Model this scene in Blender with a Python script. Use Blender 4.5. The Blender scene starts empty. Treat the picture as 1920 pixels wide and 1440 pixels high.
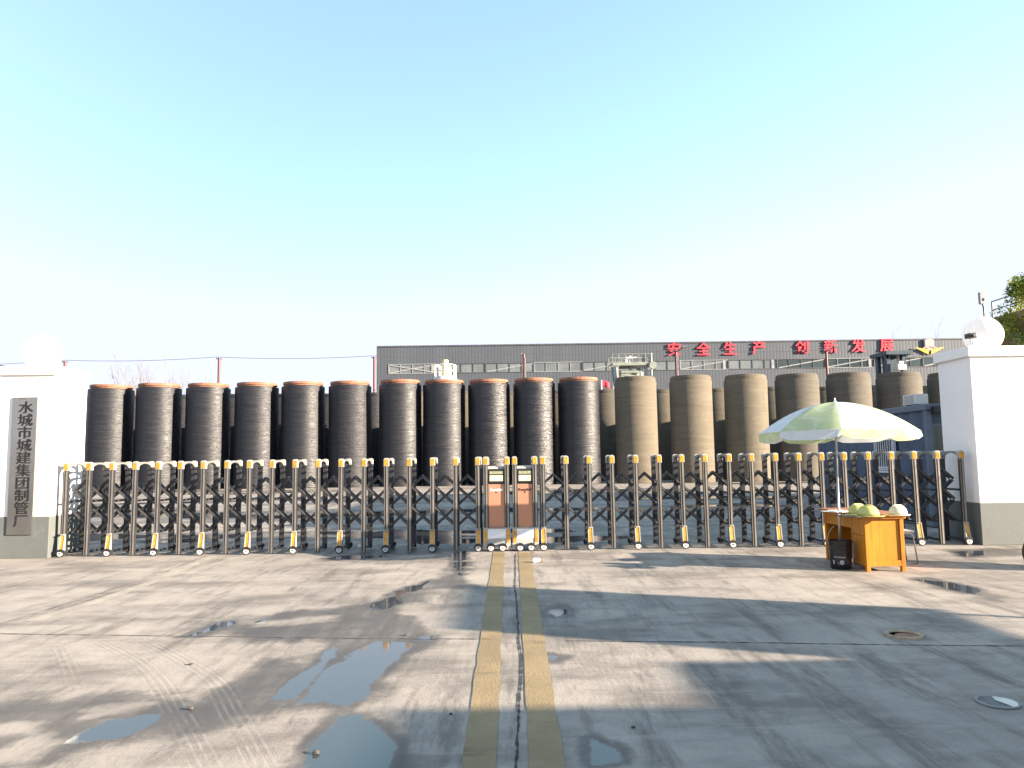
import bpy, bmesh, math, random
import numpy as np
from mathutils import Vector, Matrix

random.seed(7)
S = bpy.context.scene
COL = S.collection
R = math.radians

# ------------------------------------------------------------------ camera
F, EYE = 1430.0, 1.6                       # focal length in photo pixels (1920 wide), eye height
PITCH, ROLL = R(5.50), R(-0.78)
cam_d = bpy.data.cameras.new("camera")
cam_d.sensor_width = 36.0
cam_d.lens = 36.0 * F / 1920.0
cam_d.clip_start, cam_d.clip_end = 0.1, 6000
cam = bpy.data.objects.new("camera", cam_d)
COL.objects.link(cam)
CM = Matrix.Rotation(R(90) + PITCH, 4, 'X') @ Matrix.Rotation(ROLL, 4, 'Z')
cam.matrix_world = Matrix.Translation((0, 0, EYE)) @ CM
S.camera = cam

# ------------------------------------------------------------------ sun, sky, exposure
SUN_AZ, SUN_EL = R(69), R(14.5)            # azimuth measured from straight behind the viewer towards the right
sun_dir = Vector((math.sin(SUN_AZ) * math.cos(SUN_EL), -math.cos(SUN_AZ) * math.cos(SUN_EL), math.sin(SUN_EL)))
sl = bpy.data.lights.new("sun", 'SUN')
sl.energy, sl.angle, sl.color = 4.5, R(0.5), (1.0, 0.84, 0.67)
sun = bpy.data.objects.new("sun", sl)
COL.objects.link(sun)
sun.rotation_euler = (-sun_dir).to_track_quat('-Z', 'Y').to_euler()

W = bpy.data.worlds.new("World")
S.world = W
W.use_nodes = True
wn = W.node_tree
sky = wn.nodes.new('ShaderNodeTexSky')
sky.sky_type = 'NISHITA'
sky.sun_disc = False
sky.sun_elevation = SUN_EL
sky.sun_rotation = -math.atan2(sun_dir.x, sun_dir.y)
sky.air_density, sky.dust_density, sky.ozone_density = 1.0, 1.2, 1.0
bg = wn.nodes['Background']
bg.inputs['Strength'].default_value = 0.097
gam = wn.nodes.new('ShaderNodeGamma')            # hazy bright air: a flatter gradient than a clean Nishita sky
gam.inputs['Gamma'].default_value = 0.8
wn.links.new(sky.outputs['Color'], gam.inputs['Color'])
tin = wn.nodes.new('ShaderNodeMix'); tin.data_type = 'RGBA'; tin.blend_type = 'MULTIPLY'
tin.inputs['Factor'].default_value = 1.0
tin.inputs[7].default_value = (1.06, 1.20, 1.18, 1)   # the photograph's cyan white balance
wn.links.new(gam.outputs['Color'], tin.inputs[6])
lim = wn.nodes.new('ShaderNodeMix'); lim.data_type = 'RGBA'; lim.blend_type = 'DARKEN'
lim.inputs['Factor'].default_value = 1.0
lim.inputs[7].default_value = (1.90, 2.06, 2.50, 1)    # even, hazy horizon glow
wn.links.new(tin.outputs[2], lim.inputs[6])
wn.links.new(lim.outputs[2], bg.inputs['Color'])

S.view_settings.view_transform = 'Standard'
S.view_settings.look = 'None'
S.view_settings.gamma = 1.0
S.view_settings.use_curve_mapping = False
S.view_settings.exposure = 2.35
S.cycles.max_bounces = 6
S.cycles.use_denoising = True

# ------------------------------------------------------------------ helpers
def ray(px, py):
    return (CM.to_3x3() @ Vector((px - 960, 720 - py, -F))).normalized()

def ground(px, py):
    d = ray(px, py)
    t = -EYE / d.z
    return Vector((d.x * t, d.y * t, 0))

def at(px, py, Y):
    d = ray(px, py)
    t = Y / d.y
    return Vector((d.x * t, Y, EYE + d.z * t))

def tag(o, label=None, cat=None, group=None, kind=None):
    if label: o['label'] = label
    if cat: o['category'] = cat
    if group: o['group'] = group
    if kind: o['kind'] = kind
    return o

def thing(name, label, cat, loc=(0, 0, 0), rz=0, group=None):
    o = bpy.data.objects.new(name, None)
    o.empty_display_size = 0.1
    COL.objects.link(o)
    o.location = loc
    o.rotation_euler = (0, 0, rz)
    return tag(o, label, cat, group)

class MB:
    """collects shapes and links them as one mesh object"""
    def __init__(s):
        s.v, s.f, s.m = [], [], []
        s.T = None
    def add(s, vs, fs, mi=0):
        b = len(s.v)
        if s.T is not None:
            vs = [s.T @ Vector(p) for p in vs]
        s.v += [tuple(p) for p in vs]
        s.f += [tuple(i + b for i in f) for f in fs]
        s.m += [mi] * len(fs)
        return s
    def box(s, lo, hi, mi=0):
        x0, y0, z0 = lo; x1, y1, z1 = hi
        vs = [(x0,y0,z0),(x1,y0,z0),(x1,y1,z0),(x0,y1,z0),(x0,y0,z1),(x1,y0,z1),(x1,y1,z1),(x0,y1,z1)]
        return s.add(vs, [(0,3,2,1),(4,5,6,7),(0,1,5,4),(1,2,6,5),(2,3,7,6),(3,0,4,7)], mi)
    def bar(s, a, b, w, h, up=(0, 0, 1), mi=0):
        """rectangular bar from a to b; w across, h along up"""
        a, b = Vector(a), Vector(b)
        d = (b - a).normalized(); u = Vector(up)
        r = d.cross(u).normalized(); u = r.cross(d).normalized()
        vs = []
        for p in (a, b):
            for q, t in ((-1, -1), (1, -1), (1, 1), (-1, 1)):
                vs.append(p + r * (q * w / 2) + u * (t * h / 2))
        return s.add(vs, [(0,1,2,3),(7,6,5,4),(0,4,5,1),(1,5,6,2),(2,6,7,3),(3,7,4,0)], mi)
    def tube(s, pts, rad, n=8, mi=0, caps=True):
        pts = [Vector(p) for p in pts]
        rads = rad if isinstance(rad, (list, tuple)) else [rad] * len(pts)
        vs, fs = [], []
        prev = None
        for i, p in enumerate(pts):
            d = (pts[min(i + 1, len(pts) - 1)] - pts[max(i - 1, 0)])
            d = d.normalized() if d.length > 1e-9 else Vector((0, 0, 1))
            if prev is None:
                ref = Vector((0, 0, 1)) if abs(d.z) < .9 else Vector((1, 0, 0))
                r = d.cross(ref).normalized()
            else:
                r = (prev - d * prev.dot(d)).normalized()
            prev = r
            u = d.cross(r)
            for k in range(n):
                a = 2 * math.pi * k / n
                vs.append(p + (r * math.cos(a) + u * math.sin(a)) * rads[i])
        for i in range(len(pts) - 1):
            for k in range(n):
                k2 = (k + 1) % n
                fs.append((i*n+k, i*n+k2, (i+1)*n+k2, (i+1)*n+k))
        if caps:
            fs.append(tuple(range(n))[::-1])
            fs.append(tuple((len(pts) - 1) * n + k for k in range(n)))
        return s.add(vs, fs, mi)
    def lathe(s, prof, n=32, c=(0, 0, 0), axis='Z', mi=0, caps=True):
        """profile of (radius, height) pairs turned round an axis through c"""
        vs, fs = [], []
        for r, h in prof:
            for k in range(n):
                a = 2 * math.pi * k / n
                x, y = r * math.cos(a), r * math.sin(a)
                p = (x, y, h) if axis == 'Z' else ((x, h, y) if axis == 'Y' else (h, x, y))
                vs.append((p[0] + c[0], p[1] + c[1], p[2] + c[2]))
        for i in range(len(prof) - 1):
            for k in range(n):
                k2 = (k + 1) % n
                f = (i*n+k, i*n+k2, (i+1)*n+k2, (i+1)*n+k)
                fs.append(f if axis != 'Y' else f[::-1])
        fl = axis == 'Y'
        f0 = tuple(range(n)); f1 = tuple((len(prof) - 1) * n + k for k in range(n))
        if not caps: return s.add(vs, fs, mi)
        if prof[0][0] > 1e-5: fs.append(f0 if fl else f0[::-1])
        if prof[-1][0] > 1e-5: fs.append(f1[::-1] if fl else f1)
        return s.add(vs, fs, mi)
    def prism(s, poly, y0, y1, mi=0):
        """outline in the XZ plane extruded along Y"""
        n = len(poly)
        vs = [(x, y0, z) for x, z in poly] + [(x, y1, z) for x, z in poly]
        fs = [tuple(range(n)), tuple(range(2 * n - 1, n - 1, -1))]
        fs += [(i, i + n, (i + 1) % n + n, (i + 1) % n) for i in range(n)]
        return s.add(vs, fs, mi)
    def build(s, name, mats, parent=None, bevel=0, smooth=False, auto=None):
        me = bpy.data.meshes.new(name)
        me.from_pydata(s.v, [], s.f)
        if not isinstance(mats, (list, tuple)): mats = [mats]
        for m in mats: me.materials.append(m)
        if len(mats) > 1:
            me.polygons.foreach_set('material_index', s.m)
        bm = bmesh.new(); bm.from_mesh(me)
        bmesh.ops.remove_doubles(bm, verts=bm.verts, dist=1e-6)
        bmesh.ops.recalc_face_normals(bm, faces=bm.faces)
        if smooth or auto:
            for f in bm.faces: f.smooth = True
            if auto:
                for e in bm.edges:
                    if len(e.link_faces) == 2 and e.calc_face_angle(0) > R(auto): e.smooth = False
        bm.to_mesh(me); bm.free()
        o = bpy.data.objects.new(name, me)
        COL.objects.link(o)
        if parent: o.parent = parent
        if bevel:
            b = o.modifiers.new("bevel", 'BEVEL')
            b.width, b.segments, b.limit_method = bevel, 2, 'ANGLE'
            b.harden_normals = False
        return o

def copy_tree(o, parent=None):
    kids = list(o.children)
    c = o.copy()
    COL.objects.link(c)
    c.parent = parent
    for ch in kids: copy_tree(ch, c)
    return c

def text_mesh(body, size, depth, mat, name, parent=None, bold=0.0, align='CENTER', sx=1.0, double=0.0):
    """letters standing in the XZ plane, facing -Y"""
    c = bpy.data.curves.new(name, 'FONT')
    c.body = body; c.size = size; c.extrude = depth / 2; c.offset = bold
    c.align_x = align; c.align_y = 'CENTER'
    t = bpy.data.objects.new(name + "_curve", c)
    COL.objects.link(t)
    dg = bpy.context.evaluated_depsgraph_get()
    me = bpy.data.meshes.new_from_object(t.evaluated_get(dg))
    bpy.data.objects.remove(t)
    me.transform(Matrix.Rotation(R(90), 4, 'X') @ Matrix.Diagonal((sx, 1, 1, 1)))
    me.materials.clear(); me.materials.append(mat)
    if double:                              # a second, shifted pass thickens the strokes
        bm = bmesh.new(); bm.from_mesh(me)
        g = bmesh.ops.duplicate(bm, geom=bm.verts[:] + bm.edges[:] + bm.faces[:])['geom']
        for v_ in g:
            if isinstance(v_, bmesh.types.BMVert):
                v_.co += Vector((double, .0007, double * .4))
        bm.to_mesh(me); bm.free()
    o = bpy.data.objects.new(name, me)
    COL.objects.link(o)
    if parent: o.parent = parent
    return o

# ------------------------------------------------------------------ materials
class NT:
    def __init__(s, name):
        s.mat = bpy.data.materials.new(name)
        s.mat.use_nodes = True
        s.t = s.mat.node_tree
        s.p = s.t.nodes['Principled BSDF']
    def n(s, typ, **kw):
        x = s.t.nodes.new(typ)
        for k, v in kw.items(): setattr(x, k, v)
        return x
    def l(s, a, b): s.t.links.new(a, b)
    def set(s, sock, val):
        if hasattr(val, 'is_linked') or hasattr(val, 'links'): s.l(val, sock)
        else: sock.default_value = val
    def math(s, op, a, b=0.0, c=None, clamp=False):
        x = s.n('ShaderNodeMath', operation=op); x.use_clamp = clamp
        s.set(x.inputs[0], a); s.set(x.inputs[1], b)
        if c is not None: s.set(x.inputs[2], c)
        return x.outputs[0]
    def mix(s, f, a, b):
        x = s.n('ShaderNodeMix', data_type='RGBA')
        s.set(x.inputs['Factor'], f)
        s.set(x.inputs[6], a if not isinstance(a, tuple) else (*a[:3], 1))
        s.set(x.inputs[7], b if not isinstance(b, tuple) else (*b[:3], 1))
        return x.outputs[2]
    def ramp(s, v, lo, hi, a=0.0, b=1.0, smooth=True):
        x = s.n('ShaderNodeMapRange')
        x.interpolation_type = 'SMOOTHSTEP' if smooth else 'LINEAR'
        s.set(x.inputs['Value'], v)
        x.inputs['From Min'].default_value = lo; x.inputs['From Max'].default_value = hi
        x.inputs['To Min'].default_value = a; x.inputs['To Max'].default_value = b
        return x.outputs[0]
    def coords(s, scale=(1, 1, 1), rand=True, kind='Object'):
        tc = s.n('ShaderNodeTexCoord')
        mp = s.n('ShaderNodeMapping')
        mp.inputs['Scale'].default_value = scale
        s.l(tc.outputs[kind], mp.inputs['Vector'])
        if rand:
            oi = s.n('ShaderNodeObjectInfo')
            s.l(s.math('MULTIPLY', oi.outputs['Random'], 37.0), mp.inputs['Location'])
        return mp.outputs[0]
    def noise(s, vec, scale, detail=4, rough=.55):
        x = s.n('ShaderNodeTexNoise')
        s.l(vec, x.inputs['Vector'])
        x.inputs['Scale'].default_value = scale
        x.inputs['Detail'].default_value = detail
        x.inputs['Roughness'].default_value = rough
        return x.outputs[0]
    def bump(s, h, dist, strength=1.0):
        x = s.n('ShaderNodeBump')
        x.inputs['Distance'].default_value = dist
        x.inputs['Strength'].default_value = strength
        s.l(h, x.inputs['Height'])
        s.l(x.outputs[0], s.p.inputs['Normal'])
        return x
    def attr(s, name):
        x = s.n('ShaderNodeAttribute'); x.attribute_name = name
        return x.outputs['Fac']

def pmat(name, col, rough=.6, metal=0.0, var=.18, scale=3.0, stretch=(1, 1, 1), bump=0.0, bscale=40, dirt=None, dirt_amt=0.0, spec=.5):
    m = NT(name)
    v = m.coords(stretch)
    n1 = m.noise(v, scale, 6, .6)
    lo = tuple(c * (1 - var) for c in col); hi = tuple(min(1, c * (1 + var)) for c in col)
    c = m.mix(m.ramp(n1, .3, .7), lo, hi)
    if dirt:
        n2 = m.noise(v, scale * 2.3, 8, .7)
        c = m.mix(m.ramp(n2, .62 - dirt_amt * .25, .75), c, dirt)
    m.l(c, m.p.inputs['Base Color'])
    m.l(m.ramp(n1, .2, .8, max(.02, rough - .08), min(1, rough + .08), False), m.p.inputs['Roughness'])
    m.p.inputs['Metallic'].default_value = metal
    m.p.inputs['Specular IOR Level'].default_value = spec
    if bump:
        m.bump(m.noise(v, bscale, 4, .6), bump)
    return m.mat

M = {}
M['white_paint'] = pmat("white_wall_paint", (.80, .79, .76), .75, var=.03, scale=1.5, bump=.002, bscale=25)
M['grey_paint'] = pmat("grey_dado_paint", (.112, .122, .116), .7, var=.08, scale=2, bump=.002, bscale=25, dirt=(.17, .165, .14), dirt_amt=.3)
M['steel'] = pmat("brushed_steel", (.40, .375, .33), .26, metal=1.0, var=.18, scale=1.2, stretch=(1, 1, .6))
M['black_letter'] = pmat("black_letter_paint", (.012, .011, .01), .45)
M['gate_dark'] = pmat("gate_dark_grey_coating", (.047, .049, .054), .38, metal=.4, var=.15, scale=6)
M['gate_light'] = pmat("gate_bare_aluminium", (.30, .27, .23), .42, metal=.6, var=.12, scale=5)
M['gate_bar'] = pmat("gate_bar_brown_grey", (.12, .11, .10), .42, metal=.4)
M['gate_arch'] = pmat("gate_arch_grey_metal", (.24, .235, .22), .4, metal=.35, var=.1)
M['gate_cap'] = pmat("gate_pale_cap_plastic", (.35, .335, .30), .35, var=.06)
M['gold'] = pmat("gold_reflector", (.56, .27, .035), .30, metal=.25, var=.22, scale=14)
M['copper'] = pmat("copper_panel", (.50, .24, .15), .38, metal=.35, var=.06, scale=1.5)
M['black_plastic'] = pmat("black_plastic", (.016, .016, .017), .42, var=.2)
M['rubber'] = pmat("black_rubber", (.02, .02, .02), .7, var=.2)
M['hub'] = pmat("white_wheel_hub", (.70, .69, .66), .4, var=.08)
M['display'] = pmat("pale_green_display", (.55, .55, .38), .3, var=.1, scale=8)
M['display_dim'] = pmat("olive_display", (.26, .27, .17), .3, var=.15, scale=20)
M['white_plate'] = pmat("white_plate", (.72, .74, .78), .35, var=.05)
M['grey_plate'] = pmat("grey_plate", (.36, .37, .35), .4, var=.08)
M['white_letter'] = pmat("white_letter", (.8, .78, .74), .4)
M['rust_ring'] = pmat("orange_rust_steel", (.225, .105, .060), .7, var=.3, scale=5, dirt=(.16, .08, .05), dirt_amt=.4)
M['red_letter'] = pmat("red_letter_plastic", (.60, .045, .07), .45, var=.06)
M['red_paint'] = pmat("dark_red_pole_paint", (.12, .028, .03), .45, var=.15)
M['blue_cont'] = pmat("dark_blue_container_paint", (.045, .075, .125), .45, var=.15, scale=2, dirt=(.07, .08, .10), dirt_amt=.4)
M['cont_frame'] = pmat("grey_blue_frame_paint", (.10, .13, .17), .45, var=.1)
M['ac_white'] = pmat("off_white_casing", (.62, .60, .54), .45, var=.05)
M['grille_white'] = pmat("white_bar_paint", (.66, .67, .68), .45, var=.05)
M['dark_glass'] = pmat("dark_window_glass", (.03, .035, .04), .06, var=.2, spec=.8)
M['crane_green'] = pmat("grey_green_machine_paint", (.23, .26, .22), .5, var=.15, dirt=(.12, .10, .08), dirt_amt=.5)
M['tower_blue'] = pmat("dark_blue_steel", (.035, .06, .08), .45, var=.15)
M['silo_white'] = pmat("white_silo_paint", (.66, .65, .62), .5, var=.05)
M['silo_cream'] = pmat("cream_paint", (.66, .55, .30), .5, var=.05)
M['flag'] = pmat("red_flag_cloth", (.65, .04, .08), .8, var=.1)
M['bark'] = pmat("grey_brown_bark", (.20, .16, .13), .85, var=.3)
M['pole_grey'] = pmat("galvanised_pole", (.42, .43, .44), .42, metal=.6, var=.12)
M['chrome'] = pmat("polished_tube", (.6, .6, .6), .15, metal=1.0, var=.03)
M['paper'] = pmat("white_paper", (.78, .78, .78), .8, var=.03)
M['helmet_y'] = pmat("pale_yellow_green_plastic", (.46, .455, .15), .3, var=.04)
M['helmet_w'] = pmat("cream_plastic", (.66, .60, .42), .3, var=.05)
M['bucket'] = pmat("glossy_black_bucket_plastic", (.012, .012, .014), .3, var=.2, bump=.004, bscale=9)
M['label_grey'] = pmat("worn_grey_print", (.34, .33, .38), .6, var=.5, scale=30)
M['building_red'] = pmat("red_brown_render", (.16, .06, .05), .8, var=.15)
M['rail_grey'] = pmat("dark_rail_paint", (.10, .10, .11), .5)
M['stone'] = pmat("grey_stone", (.07, .065, .06), .9, var=.3, scale=20, bump=.01)
M['scooter'] = pmat("silver_grey_scooter_paint", (.25, .25, .25), .3, metal=.3)
M['stained_wall'] = pmat("grey_render", (.35, .34, .32), .8, var=.1)
M['crack'] = pmat("dark_crack_dirt", (.035, .032, .03), .95, var=.4, scale=15)
M['joint'] = pmat("joint_filler", (.085, .08, .075), .9, var=.4, scale=5)
M['joint_pale'] = pmat("pale_joint_mortar", (.36, .32, .26), .85, var=.2, scale=4, dirt=(.28, .25, .21), dirt_amt=.9)

# wood of the desk
def wood(name, col):
    m = NT(name)
    v = m.coords((9, 9, .8), rand=False)
    n1 = m.noise(v, 1.6, 7, .62)
    n2 = m.noise(m.coords((2, 2, 1.4), rand=False), 1.5, 3)
    c = m.mix(m.ramp(n1, .3, .7), tuple(x * .80 for x in col), tuple(min(1, x * 1.12) for x in col))
    c = m.mix(m.ramp(n2, .54, .70, 0, .6), c, (col[0] * .72, col[1] * .45, col[2] * .4))
    m.l(c, m.p.inputs['Base Color'])
    m.p.inputs['Roughness'].default_value = .38
    m.bump(n1, .0015)
    return m.mat
M['wood'] = wood("varnished_orange_wood", (.47, .185, .012))
M['wood_top'] = wood("varnished_red_brown_wood", (.40, .15, .03))

# wrapped black coating of the pipes
def pipe_black(name, rough, amp, blot_amp=.12):
    m = NT(name)
    v = m.coords((.45, .45, 7))
    bands = m.noise(v, 1.0, 5, .7)
    fine = m.noise(m.coords((.9, .9, 26)), 1.0, 3, .6)
    blot = m.noise(m.coords((1, 1, 1)), 3.0, 6, .7)
    h = m.math('ADD', m.math('MULTIPLY', bands, .65), m.math('MULTIPLY', fine, .45))
    h = m.math('ADD', h, m.math('MULTIPLY', blot, blot_amp))
    c = m.mix(m.ramp(bands, .3, .7), (.007, .008, .012), (.016, .016, .019))
    m.l(c, m.p.inputs['Base Color'])
    m.l(m.ramp(m.math('ADD', blot, bands), .7, 1.3, rough - .09, rough + .12, False), m.p.inputs['Roughness'])
    m.p.inputs['Specular IOR Level'].default_value = .46
    m.bump(h, amp)
    return m.mat
M['pipe_black'] = pipe_black("black_wrapped_pipe_coating", .47, .042)
M['pipe_gloss'] = pipe_black("glossy_black_pipe_coating", .37, .050)
M['pipe_dull'] = pipe_black("dull_black_pipe_coating", .53, .050, .5)

def pipe_tan(name, col):
    m = NT(name)
    v = m.coords((.6, .6, 5))
    n1 = m.noise(v, 1.0, 6, .65)
    n2 = m.noise(m.coords((1, 1, .35)), 1.1, 5, .6)
    f = m.noise(m.coords((1, 1, 3)), 9, 4, .7)
    c = m.mix(m.ramp(n1, .3, .7), tuple(x * .86 for x in col), tuple(x * 1.08 for x in col))
    c = m.mix(m.ramp(n2, .52, .72, 0, .38), c, tuple(x * .62 for x in col))
    c = m.mix(m.ramp(f, .55, .8, 0, .25), c, (.185, .155, .115))
    m.l(c, m.p.inputs['Base Color'])
    m.p.inputs['Roughness'].default_value = .85
    m.p.inputs['Specular IOR Level'].default_value = .25
    m.bump(m.math('ADD', n1, m.math('MULTIPLY', f, .6)), .03)
    return m.mat
M['pipe_tan'] = pipe_tan("tan_concrete_pipe_coating", (.132, .113, .083))
M['pipe_tan_dark'] = pipe_tan("brown_grey_concrete_pipe_coating", (.106, .094, .075))

# ribbed cladding of the hall
def cladding(name, col):
    m = NT(name)
    tc = m.n('ShaderNodeTexCoord')
    sep = m.n('ShaderNodeSeparateXYZ'); m.l(tc.outputs['Object'], sep.inputs[0])
    x = sep.outputs[0]
    rib = m.math('PINGPONG', x, .15)
    rb = m.ramp(rib, .02, .07)
    cell = m.math('FLOOR', m.math('DIVIDE', x, .9))
    wn_ = m.n('ShaderNodeTexWhiteNoise', noise_dimensions='1D'); m.l(cell, wn_.inputs['W'])
    n1 = m.noise(m.coords((.2, .2, .6), rand=False), 1.0, 5)
    c = m.mix(rb, tuple(v * .84 for v in col), col)
    c = m.mix(m.ramp(wn_.outputs[0], .6, 1.0, 0, .35), c, tuple(v * 1.3 for v in col))
    c = m.mix(m.ramp(n1, .4, .75, 0, .3), c, tuple(v * .8 for v in col))
    m.l(c, m.p.inputs['Base Color'])
    m.p.inputs['Roughness'].default_value = .5
    m.bump(rb, .004)
    return m.mat
M['clad'] = cladding("grey_ribbed_cladding", (.072, .082, .096))
M['clad_trim'] = pmat("dark_grey_trim", (.07, .072, .075), .5)
M['hall_glass'] = pmat("grey_green_window_glass", (.13, .145, .145), .12, var=.35, scale=.25, spec=.7)
M['hall_glass_dark'] = pmat("dark_green_window_glass", (.035, .05, .048), .10, var=.4, scale=.25, spec=.7)
M['frame_pale'] = pmat("pale_window_frame", (.24, .25, .25), .5)

def leaf_mat():
    m = NT("green_leaf")
    gi = m.n('ShaderNodeObjectInfo')
    n1 = m.noise(m.coords((1, 1, 1), rand=False), 1.4, 3)
    c = m.mix(m.ramp(n1, .35, .65), (.13, .20, .016), (.42, .41, .035))
    m.l(c, m.p.inputs['Base Color'])
    m.p.inputs['Roughness'].default_value = .5
    tr = m.n('ShaderNodeBsdfTranslucent'); m.l(c, tr.inputs['Color'])
    mx = m.n('ShaderNodeMixShader'); mx.inputs[0].default_value = .35
    out = m.t.nodes['Material Output']
    m.l(m.p.outputs[0], mx.inputs[1]); m.l(tr.outputs[0], mx.inputs[2]); m.l(mx.outputs[0], out.inputs['Surface'])
    return m.mat
M['leaf'] = leaf_mat()
def globe_mat():
    m = NT("white_globe_plastic")
    m.p.inputs['Base Color'].default_value = (.88, .87, .86, 1); m.p.inputs['Roughness'].default_value = .5
    tr = m.n('ShaderNodeBsdfTranslucent'); tr.inputs['Color'].default_value = (.95, .93, .91, 1)
    mx = m.n('ShaderNodeMixShader'); mx.inputs[0].default_value = .55
    m.l(m.p.outputs[0], mx.inputs[1]); m.l(tr.outputs[0], mx.inputs[2])
    m.l(mx.outputs[0], m.t.nodes['Material Output'].inputs['Surface'])
    return m.mat
M['globe'] = globe_mat()

def cloth(name, col, pattern=None):
    m = NT(name)
    v = m.coords((1, 1, 1), rand=False)
    n1 = m.noise(v, 5, 4)
    c = m.mix(m.ramp(n1, .3, .7), tuple(x * .93 for x in col), tuple(min(1, x * 1.04) for x in col))
    if pattern:
        w = m.n('ShaderNodeTexWave', wave_type='RINGS'); m.l(v, w.inputs['Vector'])
        w.inputs['Scale'].default_value = 2.2; w.inputs['Distortion'].default_value = 9
        w.inputs['Detail'].default_value = 2; w.inputs['Detail Scale'].default_value = 1.2
        c = m.mix(m.ramp(w.outputs['Fac'], .75, .95, 0, .5), c, pattern)
    m.l(c, m.p.inputs['Base Color'])
    m.p.inputs['Roughness'].default_value = .7
    tr = m.n('ShaderNodeBsdfTranslucent'); m.l(c, tr.inputs['Color'])
    mx = m.n('ShaderNodeMixShader'); mx.inputs[0].default_value = .28
    out = m.t.nodes['Material Output']
    m.l(m.p.outputs[0], mx.inputs[1]); m.l(tr.outputs[0], mx.inputs[2]); m.l(mx.outputs[0], out.inputs['Surface'])
    return m.mat
M['cloth_green'] = cloth("pale_green_parasol_cloth", (.50, .58, .33), (.64, .68, .48))
M['cloth_white'] = cloth("bluish_white_parasol_cloth", (.66, .72, .76))

# ------------------------------------------------------------------ ground
def hash2(ix, iy, seed):
    h = np.sin(ix * 127.1 + iy * 311.7 + seed * 74.7) * 43758.5453
    return h - np.floor(h)
def vnoise(x, y, seed=0):
    ix, iy = np.floor(x), np.floor(y)
    fx, fy = x - ix, y - iy
    fx = fx * fx * (3 - 2 * fx); fy = fy * fy * (3 - 2 * fy)
    a = hash2(ix, iy, seed); b = hash2(ix + 1, iy, seed)
    c = hash2(ix, iy + 1, seed); d = hash2(ix + 1, iy + 1, seed)
    return (a * (1 - fx) + b * fx) * (1 - fy) + (c * (1 - fx) + d * fx) * fy
def fbm(x, y, seed=0, oct=4):
    s = 0; a = .5; t = 0
    for i in range(oct):
        s = s + a * vnoise(x, y, seed + i * 13); t += a
        x = x * 2.03; y = y * 2.03; a *= .55
    return s / t
def sstep(e0, e1, x):
    t = np.clip((x - e0) / (e1 - e0), 0, 1)
    return t * t * (3 - 2 * t)

def gpoly(pts, s=1.0, ox=0, oy=0):
    return np.array([tuple(ground(x / s + ox, y / s + oy))[:2] for x, y in pts])

def sdf(poly, X, Y):
    """signed distance, positive inside, evaluated on the whole grid near the polygon"""
    D = np.full(X.shape, -9.0)
    lo = poly.min(0) - 1.0; hi = poly.max(0) + 1.0
    sel = (X > lo[0]) & (X < hi[0]) & (Y > lo[1]) & (Y < hi[1])
    x, y = X[sel], Y[sel]
    best = np.full(x.shape, 1e9); ins = np.zeros(x.shape, bool)
    n = len(poly)
    for i in range(n):
        ax, ay = poly[i]; bx, by = poly[(i + 1) % n]
        ex, ey = bx - ax, by - ay
        t = np.clip(((x - ax) * ex + (y - ay) * ey) / (ex * ex + ey * ey + 1e-12), 0, 1)
        best = np.minimum(best, np.hypot(x - ax - t * ex, y - ay - t * ey))
        c = ((ay > y) != (by > y))
        xi = ax + (y - ay) / (by - ay + 1e-12) * ex
        ins ^= c & (x < xi)
    D[sel] = np.where(ins, best, -best)
    return D

gx = np.arange(-10.0, 10.001, .026)
tail = []
t_ = 10.0; st = .05
while t_ < 4000:
    t_ += st; st *= 1.22; tail.append(t_)
gx = np.concatenate([-np.array(tail)[::-1], gx, np.array(tail)])
gy = []
y_ = 3.6
while y_ < 16: gy.append(y_); y_ *= 1.0052
st = .1
while y_ < 50: gy.append(y_); y_ += st; st = min(st * 1.08, .5)
while y_ < 5000: gy.append(y_); y_ += st; st *= 1.25
back = []
y_ = 3.6; st = .1
while y_ > -400: y_ -= st; st *= 1.4; back.append(y_)
gy = np.concatenate([np.array(back)[::-1], np.array(gy)])
NX, NY = len(gx), len(gy)
GX, GY = np.meshgrid(gx, gy)
N1 = fbm(GX * 2.2, GY * 2.2, 1, 4) - .5
N2 = fbm(GX * 7, GY * 7, 5, 4) - .5
N3 = fbm(GX * .8, GY * .8, 9, 3) - .5
N4 = fbm((GX * .9 + GY * .45) * 2.6, (GY * .9 - GX * .45) * .5, 31, 4) - .5      # smears drawn out towards the gate

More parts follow.
